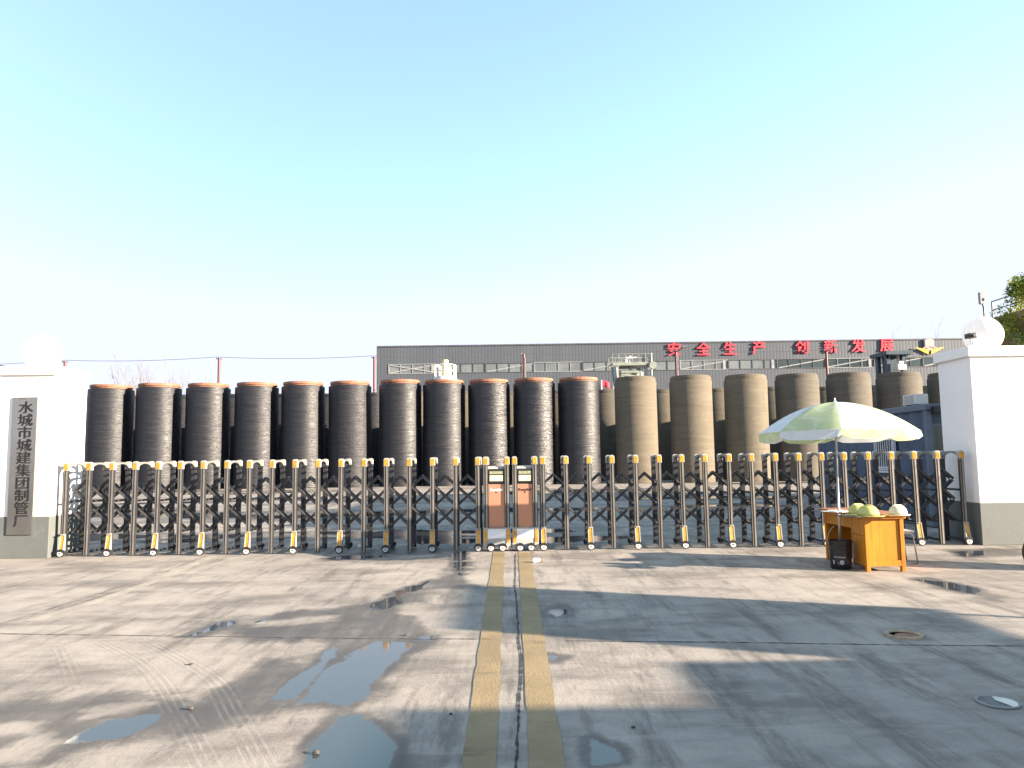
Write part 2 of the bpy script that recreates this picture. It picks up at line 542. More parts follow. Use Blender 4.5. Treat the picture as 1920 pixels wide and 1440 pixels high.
c3 = (3.0, 480, 1020); c1 = (3.0, 0, 1020); cr = (2.087, 1000, 1020)
PUD = [
    (gpoly([(270,1380),(285,1260),(325,1130),(400,1040),(480,975),(600,960),(700,1005),(755,1080),(768,1180),(745,1270),(700,1380)], *c3), .06),
    (gpoly([(95,870),(240,745),(350,665),(378,600),(465,578),(445,630),(370,700),(290,790),(215,880)], *c3), .05),
    (gpoly([(258,890),(330,800),(430,690),(560,600),(690,552),(850,562),(868,615),(780,685),(720,745),(640,800),(560,880),(505,935),(470,905),(420,878)], *c3), .06),
    (gpoly([(425,1098),(500,1045),(620,1000),(760,972),(885,962),(870,1000),(800,1050),(680,1080),(520,1092)], *c1), .07),
    (gpoly([(640,345),(700,310),(760,270),(850,240),(980,205),(975,235),(880,285),(800,330),(700,370),(650,378)], *c3), .10),
    (gpoly([(1010,522),(1130,485),(1240,440),(1330,432),(1290,462),(1180,492),(1110,522)], *c1), .07),
    (gpoly([(1425,442),(1500,413),(1500,432),(1450,448)], *c1), .04),
    (gpoly([(120,530),(150,515),(210,520),(220,534)], *c3), .03),
    (gpoly([(890,536),(920,516),(1010,515),(1000,540)], *c3), .04),
    (gpoly([(1630,385),(1660,368),(1740,368),(1775,385),(1740,408),(1680,415)], *c3), .04),
    (gpoly([(1635,622),(1720,632),(1660,662)], *c3), .03),
    (gpoly([(1108,55),(1180,40),(1200,130),(1150,195),(1105,160)], *c3), .10),
    (gpoly([(390,82),(480,68),(700,62),(735,72),(600,84),(450,92)], *c3), .04),
    (gpoly([(570,0),(640,0),(580,25),(560,15)], *c3), .05),
    (gpoly([(1640,30),(1760,25),(1780,42),(1690,50)], *cr), .05),
    (gpoly([(1500,140),(1620,150),(1760,180),(1730,200),(1600,165)], *cr), .07),
    (gpoly([(205,760),(230,755),(330,800),(320,850),(240,860)], *cr), .05),
]
WET = [
    (gpoly([(-400,900),(0,885),(200,832),(420,858),(640,820),(900,810),(1250,820),(1400,740),(1550,660),(1700,700),(1900,590),(1920,900),(1700,900),(1500,960),(1350,1010),(1150,1060),(900,1110),(600,1125),(350,1175),(200,1235),(0,1195),(-400,1220)], *c1), .35, .85),
    (gpoly([(0,405),(300,360),(620,330),(740,260),(980,190),(1130,110),(1205,120),(1200,240),(1010,290),(960,400),(1050,470),(1030,530),(980,590),(860,640),(740,770),(580,910),(480,970),(430,910),(250,905),(70,890),(330,650),(360,560),(360,540),(0,535),(-100,520)], *c3), .22, .95),
    (gpoly([(280,1280),(310,1100),(390,1010),(470,950),(600,935),(720,980),(790,1080),(800,1180),(770,1300)], *c3), .12, .9),
    (gpoly([(880,520),(1130,470),(1240,425),(1450,395),(1930,360),(1930,560),(1500,520),(1300,495)], *c1), .2, .7),
    (gpoly([(1560,350),(1790,345),(1840,420),(1800,470),(1600,450)], *c3), .2, .6),
    (gpoly([(1600,20),(1930,18),(1930,48),(1700,55)], *cr), .12, .95),
    (gpoly([(1480,132),(1560,130),(1700,170),(1790,185),(1790,215),(1650,190)], *cr), .12, .95),
    (gpoly([(1200,460),(1440,455),(1460,480),(1280,490)], *cr), .5, .5),
    (gpoly([(1620,540),(1700,530),(1800,570),(1780,600),(1650,580)], *cr), .5, .55),
    (gpoly([(380,70),(700,60),(1050,60),(1150,30),(1250,20),(1250,-60),(950,-60),(800,10),(600,50)], *c3), .12, .9),
    (gpoly([(1360,330),(1540,325),(1600,370),(1500,385),(1380,360)], *cr), .2, .6),
    (gpoly([(195,690),(380,690),(420,880),(200,880)], *cr), .3, .5),
]
DUST = [   # pale dry trails
    (gpoly([(1090,400),(1180,390),(1220,430),(1110,470)], *c3), .35, .9),
    (gpoly([(790,350),(900,335),(960,350),(920,400),(830,395)], *c3), .2, .8),
    (gpoly([(950,390),(1010,380),(1060,400),(1000,480),(930,490)], *c3), .3, .7),
    (gpoly([(490,930),(820,870),(860,900),(640,960),(520,970)], *c1), .3, .7),
    (gpoly([(0,1040),(180,1015),(150,1060),(0,1085)], *c1), .2, .8),
    (gpoly([(0,1160),(240,1085),(250,1110),(120,1200),(0,1215)], *c1), .2, .9),
    (gpoly([(1440,440),(1860,405),(1860,430),(1440,470)], *c1), .2, .6),
]
P = np.zeros_like(GX); Wt = np.zeros_like(GX); Du = np.zeros_like(GX)
for poly, amp in PUD:
    d = sdf(poly, GX, GY) + N1 * amp * 3.2 + N2 * amp * 1.2
    P = np.maximum(P, sstep(-.085, .075, d))
    Wt = np.maximum(Wt, sstep(-.16, -.02, d) * .9)
for poly, amp, k in WET:
    d = sdf(poly, GX, GY) + (N1 * 1.6 + N2 * .9 + N3 * .7 + N4 * 1.6) * max(amp, .2)
    Wt = np.maximum(Wt, sstep(-.26, .24, d) * min(1, k * 1.1))
for poly, amp, k in DUST:
    d = sdf(poly, GX, GY) + (N1 + N2 * .8) * amp
    v = sstep(-.10, .08, d) * k
    Du = np.maximum(Du, v)
Wt = Wt * (1 - Du * .9)
P = P * (1 - sstep(.3, .6, Du))
# yard behind the gate: damp streaks lying across, a few standing puddles
yard = sstep(13.8, 15.0, GY) * (1 - sstep(46, 60, GY))
yn = fbm(GX * .16 + 3, GY * .42, 21, 4)
Wt = np.maximum(Wt, yard * sstep(.50, .62, yn) * .85)
P = np.maximum(P, yard * sstep(.655, .685, yn))
# tyre tracks: mask and across-coordinate
TR = np.zeros_like(GX); TV = np.zeros_like(GX)
def track(pts, width, k):
    pts = [np.array(tuple(ground(x, y))[:2]) for x, y in pts]
    # smooth by Catmull-Rom
    q = []
    for i in range(len(pts) - 1):
        p0 = pts[max(i - 1, 0)]; p1 = pts[i]; p2 = pts[i + 1]; p3 = pts[min(i + 2, len(pts) - 1)]
        for t in np.linspace(0, 1, 7)[:-1]:
            q.append(.5 * (2*p1 + (p2-p0)*t + (2*p0-5*p1+4*p2-p3)*t*t + (3*p1-p0-3*p2+p3)*t**3))
    q.append(pts[-1])
    best = np.full(GX.shape, 9.0); sv = np.zeros_like(GX)
    for a, b in zip(q[:-1], q[1:]):
        lo = np.minimum(a, b) - width; hi = np.maximum(a, b) + width
        sel = (GX > lo[0]) & (GX < hi[0]) & (GY > lo[1]) & (GY < hi[1])
        x, y = GX[sel], GY[sel]
        e = b - a; L = np.hypot(*e)
        t = np.clip(((x - a[0]) * e[0] + (y - a[1]) * e[1]) / L**2, 0, 1)
        d = np.hypot(x - a[0] - t * e[0], y - a[1] - t * e[1])
        s = ((x - a[0]) * -e[1] + (y - a[1]) * e[0]) / L
        bb = best[sel]; ss = sv[sel]
        m = d < bb
        bb[m] = d[m]; ss[m] = s[m]
        best[sel] = bb; sv[sel] = ss
    mk = sstep(width * .5, width * .38, best) * k * (.55 + .9 * np.clip(N3 + N1 + .5, 0, 1) * .8)
    m = mk > TR
    TV[m] = sv[m]
    TR[m] = mk[m]
track([(190,1205),(270,1250),(330,1330),(390,1440)], .22, .8)
track([(270,1200),(390,1270),(440,1340),(490,1430)], .24, .8)
track([(110,1215),(130,1262),(140,1290)], .2, .6)
track([(640,1040),(580,1090),(540,1150)], .5, .25)
track([(880,1040),(700,1230),(520,1300)], .4, .25)
track([(1090,1450),(1150,1300),(1090,1200),(1080,1050)], .35, .25)
track([(1240,1450),(1220,1300),(1180,1180),(1140,1060)], .32, .28)
track([(1340,1440),(1450,1330),(1400,1220)], .35, .2)
track([(1560,1440),(1500,1300),(1380,1200)], .35, .2)
track([(920,1330),(800,1345),(690,1380)], .4, .3)
verts = np.stack([GX.ravel(), GY.ravel(), np.zeros(GX.size)], 1)
idx = np.arange(NX * NY).reshape(NY, NX)
quads = np.stack([idx[:-1, :-1], idx[:-1, 1:], idx[1:, 1:], idx[1:, :-1]], -1).reshape(-1, 4)
me = bpy.data.meshes.new("ground")
me.vertices.add(len(verts)); me.vertices.foreach_set('co', verts.ravel().astype(np.float32))
me.loops.add(quads.size); me.loops.foreach_set('vertex_index', quads.ravel().astype(np.int32))
me.polygons.add(len(quads))
me.polygons.foreach_set('loop_start', np.arange(0, quads.size, 4, dtype=np.int32))
me.polygons.foreach_set('loop_total', np.full(len(quads), 4, dtype=np.int32))
me.update(calc_edges=True)
for nm, arr in (('puddle', P), ('wet', Wt), ('dust', Du), ('track', TR), ('track_v', TV)):
    a = me.attributes.new(nm, 'FLOAT', 'POINT')
    a.data.foreach_set('value', arr.ravel().astype(np.float32))
ground_o = bpy.data.objects.new("ground", me)
COL.objects.link(ground_o)
tag(ground_o, kind='structure')

def ground_mat():
    m = NT("worn_concrete_slab")
    v = m.coords((1, 1, 1), rand=False)
    big = m.noise(v, .35, 5, .6)
    mid = m.noise(v, 1.7, 7, .65)
    fine = m.noise(v, 22, 6, .7)
    grit = m.noise(v, 120, 3, .7)
    strk = m.noise(m.coords((.5, 3.2, 1), rand=False), 1.0, 6, .65)       # drag marks lying across the view
    strk2 = m.noise(m.coords((3.6, .45, 1), rand=False), 1.0, 6, .62)     # wheel marks running to the gate
    c = m.mix(m.ramp(big, .35, .65), (.325, .285, .248), (.410, .358, .306))
    c = m.mix(m.ramp(mid, .42, .70, 0, .6), c, (.19, .172, .150))
    c = m.mix(m.ramp(strk, .50, .72, 0, .55), c, (.40, .36, .30))
    c = m.mix(m.ramp(strk2, .54, .74, 0, .45), c, (.165, .150, .135))
    c = m.mix(m.ramp(fine, .5, .78, 0, .35), c, (.20, .18, .16))
    c = m.mix(m.ramp(grit, .52, .72, 0, .55), c, (.46, .415, .36))
    c = m.mix(m.ramp(m.noise(v, 75, 4, .75), .54, .72, 0, .55), c, (.13, .118, .105))
    # old oil and mud stains, long faint skid smears running to the gate and across it
    st1 = m.noise(m.coords((.55, 1.1, 1), rand=False), 1.0, 8, .66)
    mp = m.coords((1, 1, 1), rand=False)
    mp.node.inputs['Rotation'].default_value = (0, 0, R(24)); mp.node.inputs['Scale'].default_value = (2.6, .40, 1)
    st2 = m.noise(mp, 1.3, 7, .72)
    mp2 = m.coords((1, 1, 1), rand=False)
    mp2.node.inputs['Rotation'].default_value = (0, 0, R(-14)); mp2.node.inputs['Scale'].default_value = (.40, 3.0, 1)
    st3 = m.noise(mp2, 1.4, 7, .72)
    mp3 = m.coords((1, 1, 1), rand=False)
    mp3.node.inputs['Rotation'].default_value = (0, 0, R(-33)); mp3.node.inputs['Scale'].default_value = (3.4, .30, 1)
    st4 = m.noise(mp3, 1.2, 7, .72)
    c = m.mix(m.ramp(st1, .46, .64, 0, .60), c, (.118, .105, .094))
    c = m.mix(m.ramp(st2, .49, .66, 0, .66), c, (.118, .105, .094))
    c = m.mix(m.ramp(st4, .52, .70, 0, .50), c, (.150, .134, .118))
    c = m.mix(m.ramp(st3, .52, .70, 0, .50), c, (.42, .375, .315))
    c = m.mix(m.ramp(m.noise(mp, 2.9, 6, .7), .54, .72, 0, .45), c, (.42, .375, .32))
    # tyre tracks
    tv = m.attr('track_v'); tk = m.attr('track')
    line = m.math('SINE', m.math('MULTIPLY', tv, 2 * math.pi / .048))
    brk = m.ramp(m.noise(v, 3.5, 6, .75), .36, .66)
    lm = m.math('MULTIPLY', m.math('MULTIPLY', m.ramp(line, -.1, .8), tk), brk)
    dm = m.math('MULTIPLY', m.ramp(line, .1, -.8), tk)
    c = m.mix(m.math('MULTIPLY', dm, .22), c, (.17, .155, .14))
    c = m.mix(m.math('MULTIPLY', lm, .26), c, (.40, .355, .30))
    du = m.attr('dust')
    c = m.mix(m.math('MULTIPLY', du, m.ramp(fine, .2, .6, .3, .8)), c, (.38, .335, .29))
    wet = m.attr('wet')
    wv = m.math('ADD', wet, m.math('MULTIPLY', m.math('SUBTRACT', fine, .5), .55))
    wv = m.math('ADD', wv, m.math('MULTIPLY', m.math('SUBTRACT', st1, .5), 1.1))
    wv = m.math('ADD', wv, m.math('MULTIPLY', m.math('SUBTRACT', st4, .5), 1.0))
    wv = m.math('MULTIPLY', m.ramp(wv, .22, 1.12), m.ramp(wet, .01, .22))
    c = m.mix(m.math('MULTIPLY', wv, .90), c, (.078, .070, .063))
    # wet lanes keep pale track marks
    c = m.mix(m.math('MULTIPLY', m.math('MULTIPLY', lm, wv), .35), c, (.30, .27, .24))
    pud = m.attr('puddle')
    pv = m.math('ADD', pud, m.math('MULTIPLY', m.math('SUBTRACT', fine, .5), .75))
    silt = m.noise(mp, 2.2, 8, .72)                 # silt banks break the water's edge
    pv = m.math('ADD', pv, m.math('MULTIPLY', m.math('SUBTRACT', silt, .52), 1.5))
    pv = m.math('MULTIPLY', m.ramp(pv, .40, .80), m.ramp(pud, .05, .3))
    c = m.mix(pv, c, (.055, .062, .070))
    m.l(c, m.p.inputs['Base Color'])
    rgh = m.math('SUBTRACT', .86, m.math('MULTIPLY', wv, .38))
    rg = m.n('ShaderNodeMix', data_type='FLOAT')
    m.l(pv, rg.inputs['Factor']); m.l(rgh, rg.inputs[2]); rg.inputs[3].default_value = .05
    m.l(rg.outputs[0], m.p.inputs['Roughness'])
    m.l(m.math('ADD', .22, m.math('MULTIPLY', pv, .28)), m.p.inputs['Specular IOR Level'])
    h = m.math('ADD', m.math('MULTIPLY', fine, .6), m.math('MULTIPLY', grit, .4))
    h = m.math('ADD', h, m.math('MULTIPLY', mid, .8))
    h = m.math('ADD', h, m.math('MULTIPLY', lm, .2))
    dry = m.math('SUBTRACT', 1.0, pv)
    b = m.bump(h, .010)
    m.l(m.math('MULTIPLY', dry, m.ramp(wv, 0, 1, .9, .35)), b.inputs['Strength'])
    return m.mat
me.materials.append(ground_mat())

# strips laid on the slab
def strip(name, pts, w, z, mat, jit=0.0, n=60, kind='structure', seed=3):
    rnd = random.Random(seed)
    pts = [ground(*p) for p in pts]
    seg = []
    for a, b in zip(pts[:-1], pts[1:]):
        k = max(2, int(n * (b - a).length / sum((q - p).length for p, q in zip(pts[:-1], pts[1:]))))
        seg += [a.lerp(b, i / k) for i in range(k)]
    seg.append(pts[-1])
    vs = []
    off = 0
    for i, p in enumerate(seg):
        d = (seg[min(i + 1, len(seg) - 1)] - seg[max(i - 1, 0)]).normalized()
        r = Vector((d.y, -d.x, 0))
        off = off * .8 + rnd.uniform(-jit, jit)
        ww = w[0] + (w[1] - w[0]) * i / (len(seg) - 1) if isinstance(w, tuple) else w
        if jit: ww *= rnd.uniform(.25, 1.5)
        vs += [p + r * (off - ww / 2) + Vector((0, 0, z)), p + r * (off + ww / 2) + Vector((0, 0, z))]
    fs = [(2*i, 2*i+1, 2*i+3, 2*i+2) for i in range(len(seg) - 1)]
    o = MB().add(vs, fs).build(name, mat)
    for p_ in o.data.polygons:
        if p_.normal.z < 0: p_.flip()
    return tag(o, kind=kind)

def yellow_mat():
    m = NT("worn_yellow_line_paint")
    v = m.coords((1, 1, 1), rand=False)
    n1 = m.noise(v, 1.3, 6, .65); n2 = m.noise(v, 9, 6, .7); n3 = m.noise(m.coords((.6, 2.4, 1), rand=False), 1.5, 4, .6)
    gr = m.noise(v, 60, 3, .7)
    c = m.mix(m.ramp(n1, .35, .65), (.235, .170, .082), (.315, .228, .115))
    c = m.mix(m.ramp(n2, .45, .75, 0, .7), c, (.22, .18, .13))
    c = m.mix(m.ramp(n3, .60, .72, 0, .75), c, (.10, .068, .040))
    c = m.mix(m.ramp(gr, .6, .8, 0, .4), c, (.45, .38, .26))
    m.l(c, m.p.inputs['Base Color'])
    m.p.inputs['Roughness'].default_value = .75
    m.bump(m.math('ADD', n2, gr), .006)
    return m.mat
M['yellow'] = yellow_mat()
def quad_strip(name, quad, z, mat):
    q = [ground(*p) + Vector((0, 0, z)) for p in quad]
    vs = []
    n = 40
    rnd = random.Random(hash(name) % 97)
    for i in range(n + 1):
        t = i / n
        a = q[0].lerp(q[3], t); b = q[1].lerp(q[2], t)
        vs += [a + Vector((rnd.uniform(-.006, .006), 0, 0)), b + Vector((rnd.uniform(-.006, .006), 0, 0))]
    o = MB().add(vs, [(2*i, 2*i+1, 2*i+3, 2*i+2) for i in range(n)]).build(name, mat)
    for p_ in o.data.polygons:
        if p_.normal.z < 0: p_.flip()
    return tag(o, kind='structure')
quad_strip("yellow_line", [(925,1035),(946,1035),(930,1450),(863,1450)], .004, M['yellow'])
quad_strip("yellow_line.001", [(972,1035),(994,1035),(1062,1450),(993,1450)], .004, M['yellow'])
strip("ground_crack", [(967,1038),(966,1100),(970,1160),(974,1210),(978,1245),(975,1300),(972,1360),(966,1450)], .016, .004, M['crack'], jit=.0035, n=260)
strip("slab_joint", [(-200,1186),(250,1192),(640,1197),(920,1199)], .016, .004, M['joint'], jit=.0012, n=120)
strip("slab_joint.001", [(1062,1202),(1400,1205),(1700,1210),(2100,1213)], .020, .004, M['joint'], jit=.0012, n=120)
strip("slab_joint.002", [(-120,1202),(0,1171),(180,1115),(290,1080),(385,1043)], .018, .004, M['joint'], jit=.001, n=60)
strip("pale_mortar_strip", [(60,1165),(160,1135),(285,1092),(400,1043)], .15, .0042, M['joint_pale'], jit=0, n=50)

# ------------------------------------------------------------------ gate pillars
GY_ = 13.36        # depth of the near row of gate posts
PF = 13.20         # depth of the pillar fronts
def pillar(name, label, xc, x1, top, cap_h, dado, loc_side, y0=PF, d=1.0, w=1.0, dep=(0, 0)):
    x0 = xc
    t = thing(name, label, 'gate pillar', ((x0 + x1) / 2, y0 + d / 2, 0), 0, 'white gate pillars')
    hw, hd = (x1 - x0) / 2, d / 2
    MB().box((-hw, -hd, dado), (hw, hd, top - cap_h)).build('shaft', M['white_paint'], t, bevel=.012)
    MB().box((-hw - .003, -hd - .003, 0), (hw + .003, hd + .003, dado)).build('dado', M['grey_paint'], t, bevel=.008)
    MB().box((-hw - .055, -hd - .055, top - cap_h), (hw + .055, hd + .055, top)).build('cap', M['white_paint'], t, bevel=.015)
    return t
pl = at(97, 870, PF).x
pr = at(1830, 846, PF).x
pillar('gate_pillar', 'white gate pillar with grey base that carries the steel name plaque', pl - .96, pl, 3.30, .16, .70, 1)
pillar('gate_pillar', 'white gate pillar with grey base and no plaque, behind the parasol desk', pr, pr + 1.05, 3.42, .18, .71, -1)

def globe(px, py, Y, r, top, label):
    p = at(px, py, Y)
    t = thing('globe_lamp', label, 'globe lamp', (p.x, Y, top), 0, 'white globe lamps on the pillars')
    zc = p.z - top
    MB().lathe([(.15, 0), (.15, .02), (.09, .04), (.09, max(.06, zc - r * .9))], 24).build('base', M['white_paint'], t, auto=30)
    prof = [(max(r * math.sin(a), 1e-6), zc - r * math.cos(a)) for a in np.linspace(.25, math.pi, 24)]
    MB().lathe(prof, 40).build('globe', M['globe'], t, smooth=True)
globe(80, 661, PF + .5, .325, 3.30, 'white globe lamp on top of the pillar with the steel plaque')
globe(1843, 628, PF + .5, .33, 3.42, 'white globe lamp on top of the pillar near the desk, beside a small camera')

# steel name plaque with one column of characters
a = at(25, 745, PF - .02); b = at(72, 745, PF - .02); c = at(38, 1003, PF - .02)
pw, ph = b.x - a.x, a.z - c.z
t = thing('name_plaque', 'tall brushed steel plaque with ten black characters on the white pillar', 'plaque', ((at(19, 870, PF).x + at(68, 870, PF).x) / 2, PF - .012, c.z))
MB().box((-pw / 2, -.018, 0), (pw / 2, .006, ph)).build('plate', M['steel'], t, bevel=.006)
MB().box((-.10, -.022, ph - .035), (.03, -.018, ph - .02)).build('fixing', M['clad_trim'], t)
MB().box((.06, -.022, .03), (.12, -.018, .045)).build('fixing', M['clad_trim'], t)
chars = '水城市城建集团制管厂'
for i, ch in enumerate(chars):
    z = at(50, 766 + i * 23.6, PF - .03).z - c.z
    o = text_mesh(ch, .225, .004, M['black_letter'], 'character', t, bold=0, sx=1.18, double=.015)
    o.location = (.012, -.0215, z)

# small surveillance camera on the right pillar
p = at(1820, 655, PF + .02)
t = thing('surveillance_camera', 'small black surveillance camera on a bracket in front of the globe lamp', 'camera', (p.x + .03, PF + .03, 3.42))
MB().box((-.05, -.01, 0), (.07, .05, .012)).tube([(0, .02, .01), (0, .02, .16)], .012).box((.03, .0, .012), (.07, .03, .10)).build('bracket', M['grille_white'], t)
MB().box((-.06, -.07, .15), (.06, .10, .235)).lathe([(.028, -.085), (.028, -.07)], 14, (0, 0, .19), 'Y').build('housing', M['black_plastic'], t, bevel=.01)

# ------------------------------------------------------------------ telescopic gate
H = 1.62
ZT, ZB = 1.29, .405
GD = .56           # distance from near to far posts
def post_mb(mb, x, y, front):
    mb.box((x - .040, y - .024, .02), (x + .040, y + .024, H - .12), 0)
    s = -1 if front else 1
    f = y + s * .024
    mb.box((x + .002, min(f, f + s * .005), .022), (x + .027, max(f, f + s * .005), H - .122), 1)
    mb.box((x - .034, min(f, f + s * .003), .022), (x - .027, max(f, f + s * .003), H - .122), 1)
def cap_mb(mb, x, y, s):
    # rounded pale cap with a gold reflector face
    poly = [(-.046, H - .145), (.046, H - .145), (.046, H - .03), (.034, H - .008), (.012, H), (-.012, H), (-.034, H - .008), (-.046, H - .03)]
    mb.prism([(x + a_, z) for a_, z in poly], y - .036, y + .036, 0)
    yf = y + s * .036
    mb.box((x - .036, min(yf, yf + s * .006), H - .135), (x + .036, max(yf, yf + s * .006), H - .026), 1)
def make_frame(parent, wheels):
    mb = MB()
    post_mb(mb, 0, 0, True)
    post_mb(mb, 0, GD, False)
    mb.box((-.02, .024, .06), (.02, GD - .024, .10), 0)
    for z in (.40, ZT - (ZT - ZB) * .4):
        mb.box((-.014, .024, z - .018), (.014, GD - .024, z + .018), 0)
    fr = mb.build('frame', [M['gate_dark'], M['gate_light']], parent)
    for y, s in ((0, -1), (GD, 1)):
        cm = MB(); cap_mb(cm, 0, y, s)
        cm.build('cap', [M['gate_cap'], M['gold']], fr, bevel=.006)
    am = MB()
    n = 14
    up, dn = [], []
    for i in range(n + 1):
        u = i / n
        y = .034 + (GD - .068) * u
        up.append((y, H - .028 + .018 * math.sin(math.pi * u)))
        dn.append((y, H - .145 + .104 * math.sin(math.pi * u) ** .45))
    vs = []
    for y, z in up + dn[::-1]:
        vs += [(-.028, y, z), (.028, y, z)]
    k = len(vs) // 2
    fs = [(2*i, 2*i+1, 2*((i+1) % k)+1, 2*((i+1) % k)) for i in range(k)]
    for i in range(n):
        j = k - 1 - i
        fs += [(2*i, 2*(i+1), 2*(j-1), 2*j), (2*i+1, 2*j+1, 2*(j-1)+1, 2*(i+1)+1)]
    am.add(vs, fs)
    am.build('arch', M['gate_arch'], fr, auto=40)
    if wheels:
        for y, s in ((0, -1), (GD, 1)):
            bm = MB()
            T0 = Matrix.Translation((0, y, 0))
            bm.T = T0
            # slanted foot: pale cheeks with a gold panel between
            def sl(x0, x1, out, mi, z0, z1):
                a0, a1 = s * .026, s * (.026 + out * .5)
                b0, b1 = s * .075, s * (.075 + out)
                vs = [(x0, a0, z1), (x1, a0, z1), (x1, a1, z1), (x0, a1, z1), (x0, b0 - s * .05, z0), (x1, b0 - s * .05, z0), (x1, b1, z0), (x0, b1, z0)]
                bm.add(vs, [(0,1,2,3),(7,6,5,4),(0,4,5,1),(1,5,6,2),(2,6,7,3),(3,7,4,0)], mi)
            sl(-.044, -.030, .020, 0, .10, .39)
            sl(.030, .044, .020, 0, .10, .39)
            sl(-.030, .030, .012, 1, .10, .375)
            sl(-.030, .030, .020, 0, .376, .39)
            bm.build('wheel_foot', [M['gate_cap'], M['gold']], fr)
            wm = MB()
            wy = y + s * .085
            wm.lathe([(.030, -.018), (.062, -.018), (.066, -.010), (.066, .010), (.062, .018), (.030, .018)], 22, (0, wy, .066), 'Y', 0)
            # spoked hub
            f0 = wy + s * .018
            wm.lathe([(.046, min(f0, f0 + s * .004)), (.046, max(f0, f0 + s * .004))], 20, (0, 0, .066), 'Y', 1)
            wm.lathe([(.012, min(f0, f0 + s * .010)), (.012, max(f0, f0 + s * .010))], 12, (0, 0, .066), 'Y', 0)
            for q in range(5):
                an = 2 * math.pi * q / 5 + .3
                cx_, cz_ = .029 * math.cos(an), .029 * math.sin(an) + .066
                wm.lathe([(.007, min(f0, f0 + s * .0055)), (.007, max(f0, f0 + s * .0055))], 8, (cx_, 0, cz_), 'Y', 0)
            wm.build('wheel', [M['rubber'], M['hub']], fr, auto=40)
            hm = MB()
            poly = [(.074 * math.cos(a_), .066 + .074 * math.sin(a_)) for a_ in np.linspace(R(5), R(175), 14)]
            poly += [(.060 * math.cos(a_), .066 + .030 * math.sin(a_)) for a_ in np.linspace(R(175), R(5), 8)]
            hm.prism(poly, wy - .026, wy + .026)
            hm.build('mudguard', M['black_plastic'], fr)
    return fr

def cross_bar(parent, x0, z0, x1, z1, y, pitch, right, front):
    mb = MB()
    d = Vector((x1 - x0, 0, z1 - z0)).normalized() * .02
    a_ = Vector((x0, y, z0)) - d; b_ = Vector((x1, y, z1)) + d
    mb.bar(a_, b_, .012, .044, up=(0, 0, 1), mi=0)
    off = -.007 if front else .007
    mb.bar(a_ + Vector((0, off, 0)), b_ + Vector((0, off, 0)), .005, .020, mi=1 if right else 0)
    n = round((x1 - x0) / (pitch / 2))
    for i in range(n + 1):
        u = i / max(n, 1)
        px_, pz_ = x0 + (x1 - x0) * u, z0 + (z1 - z0) * u
        mb.lathe([(.011, -.022), (.011, .022)], 8, (px_, y, pz_), 'Y', 0)
    return mb.build('cross_bar', [M['gate_dark'], M['gate_bar']], parent)

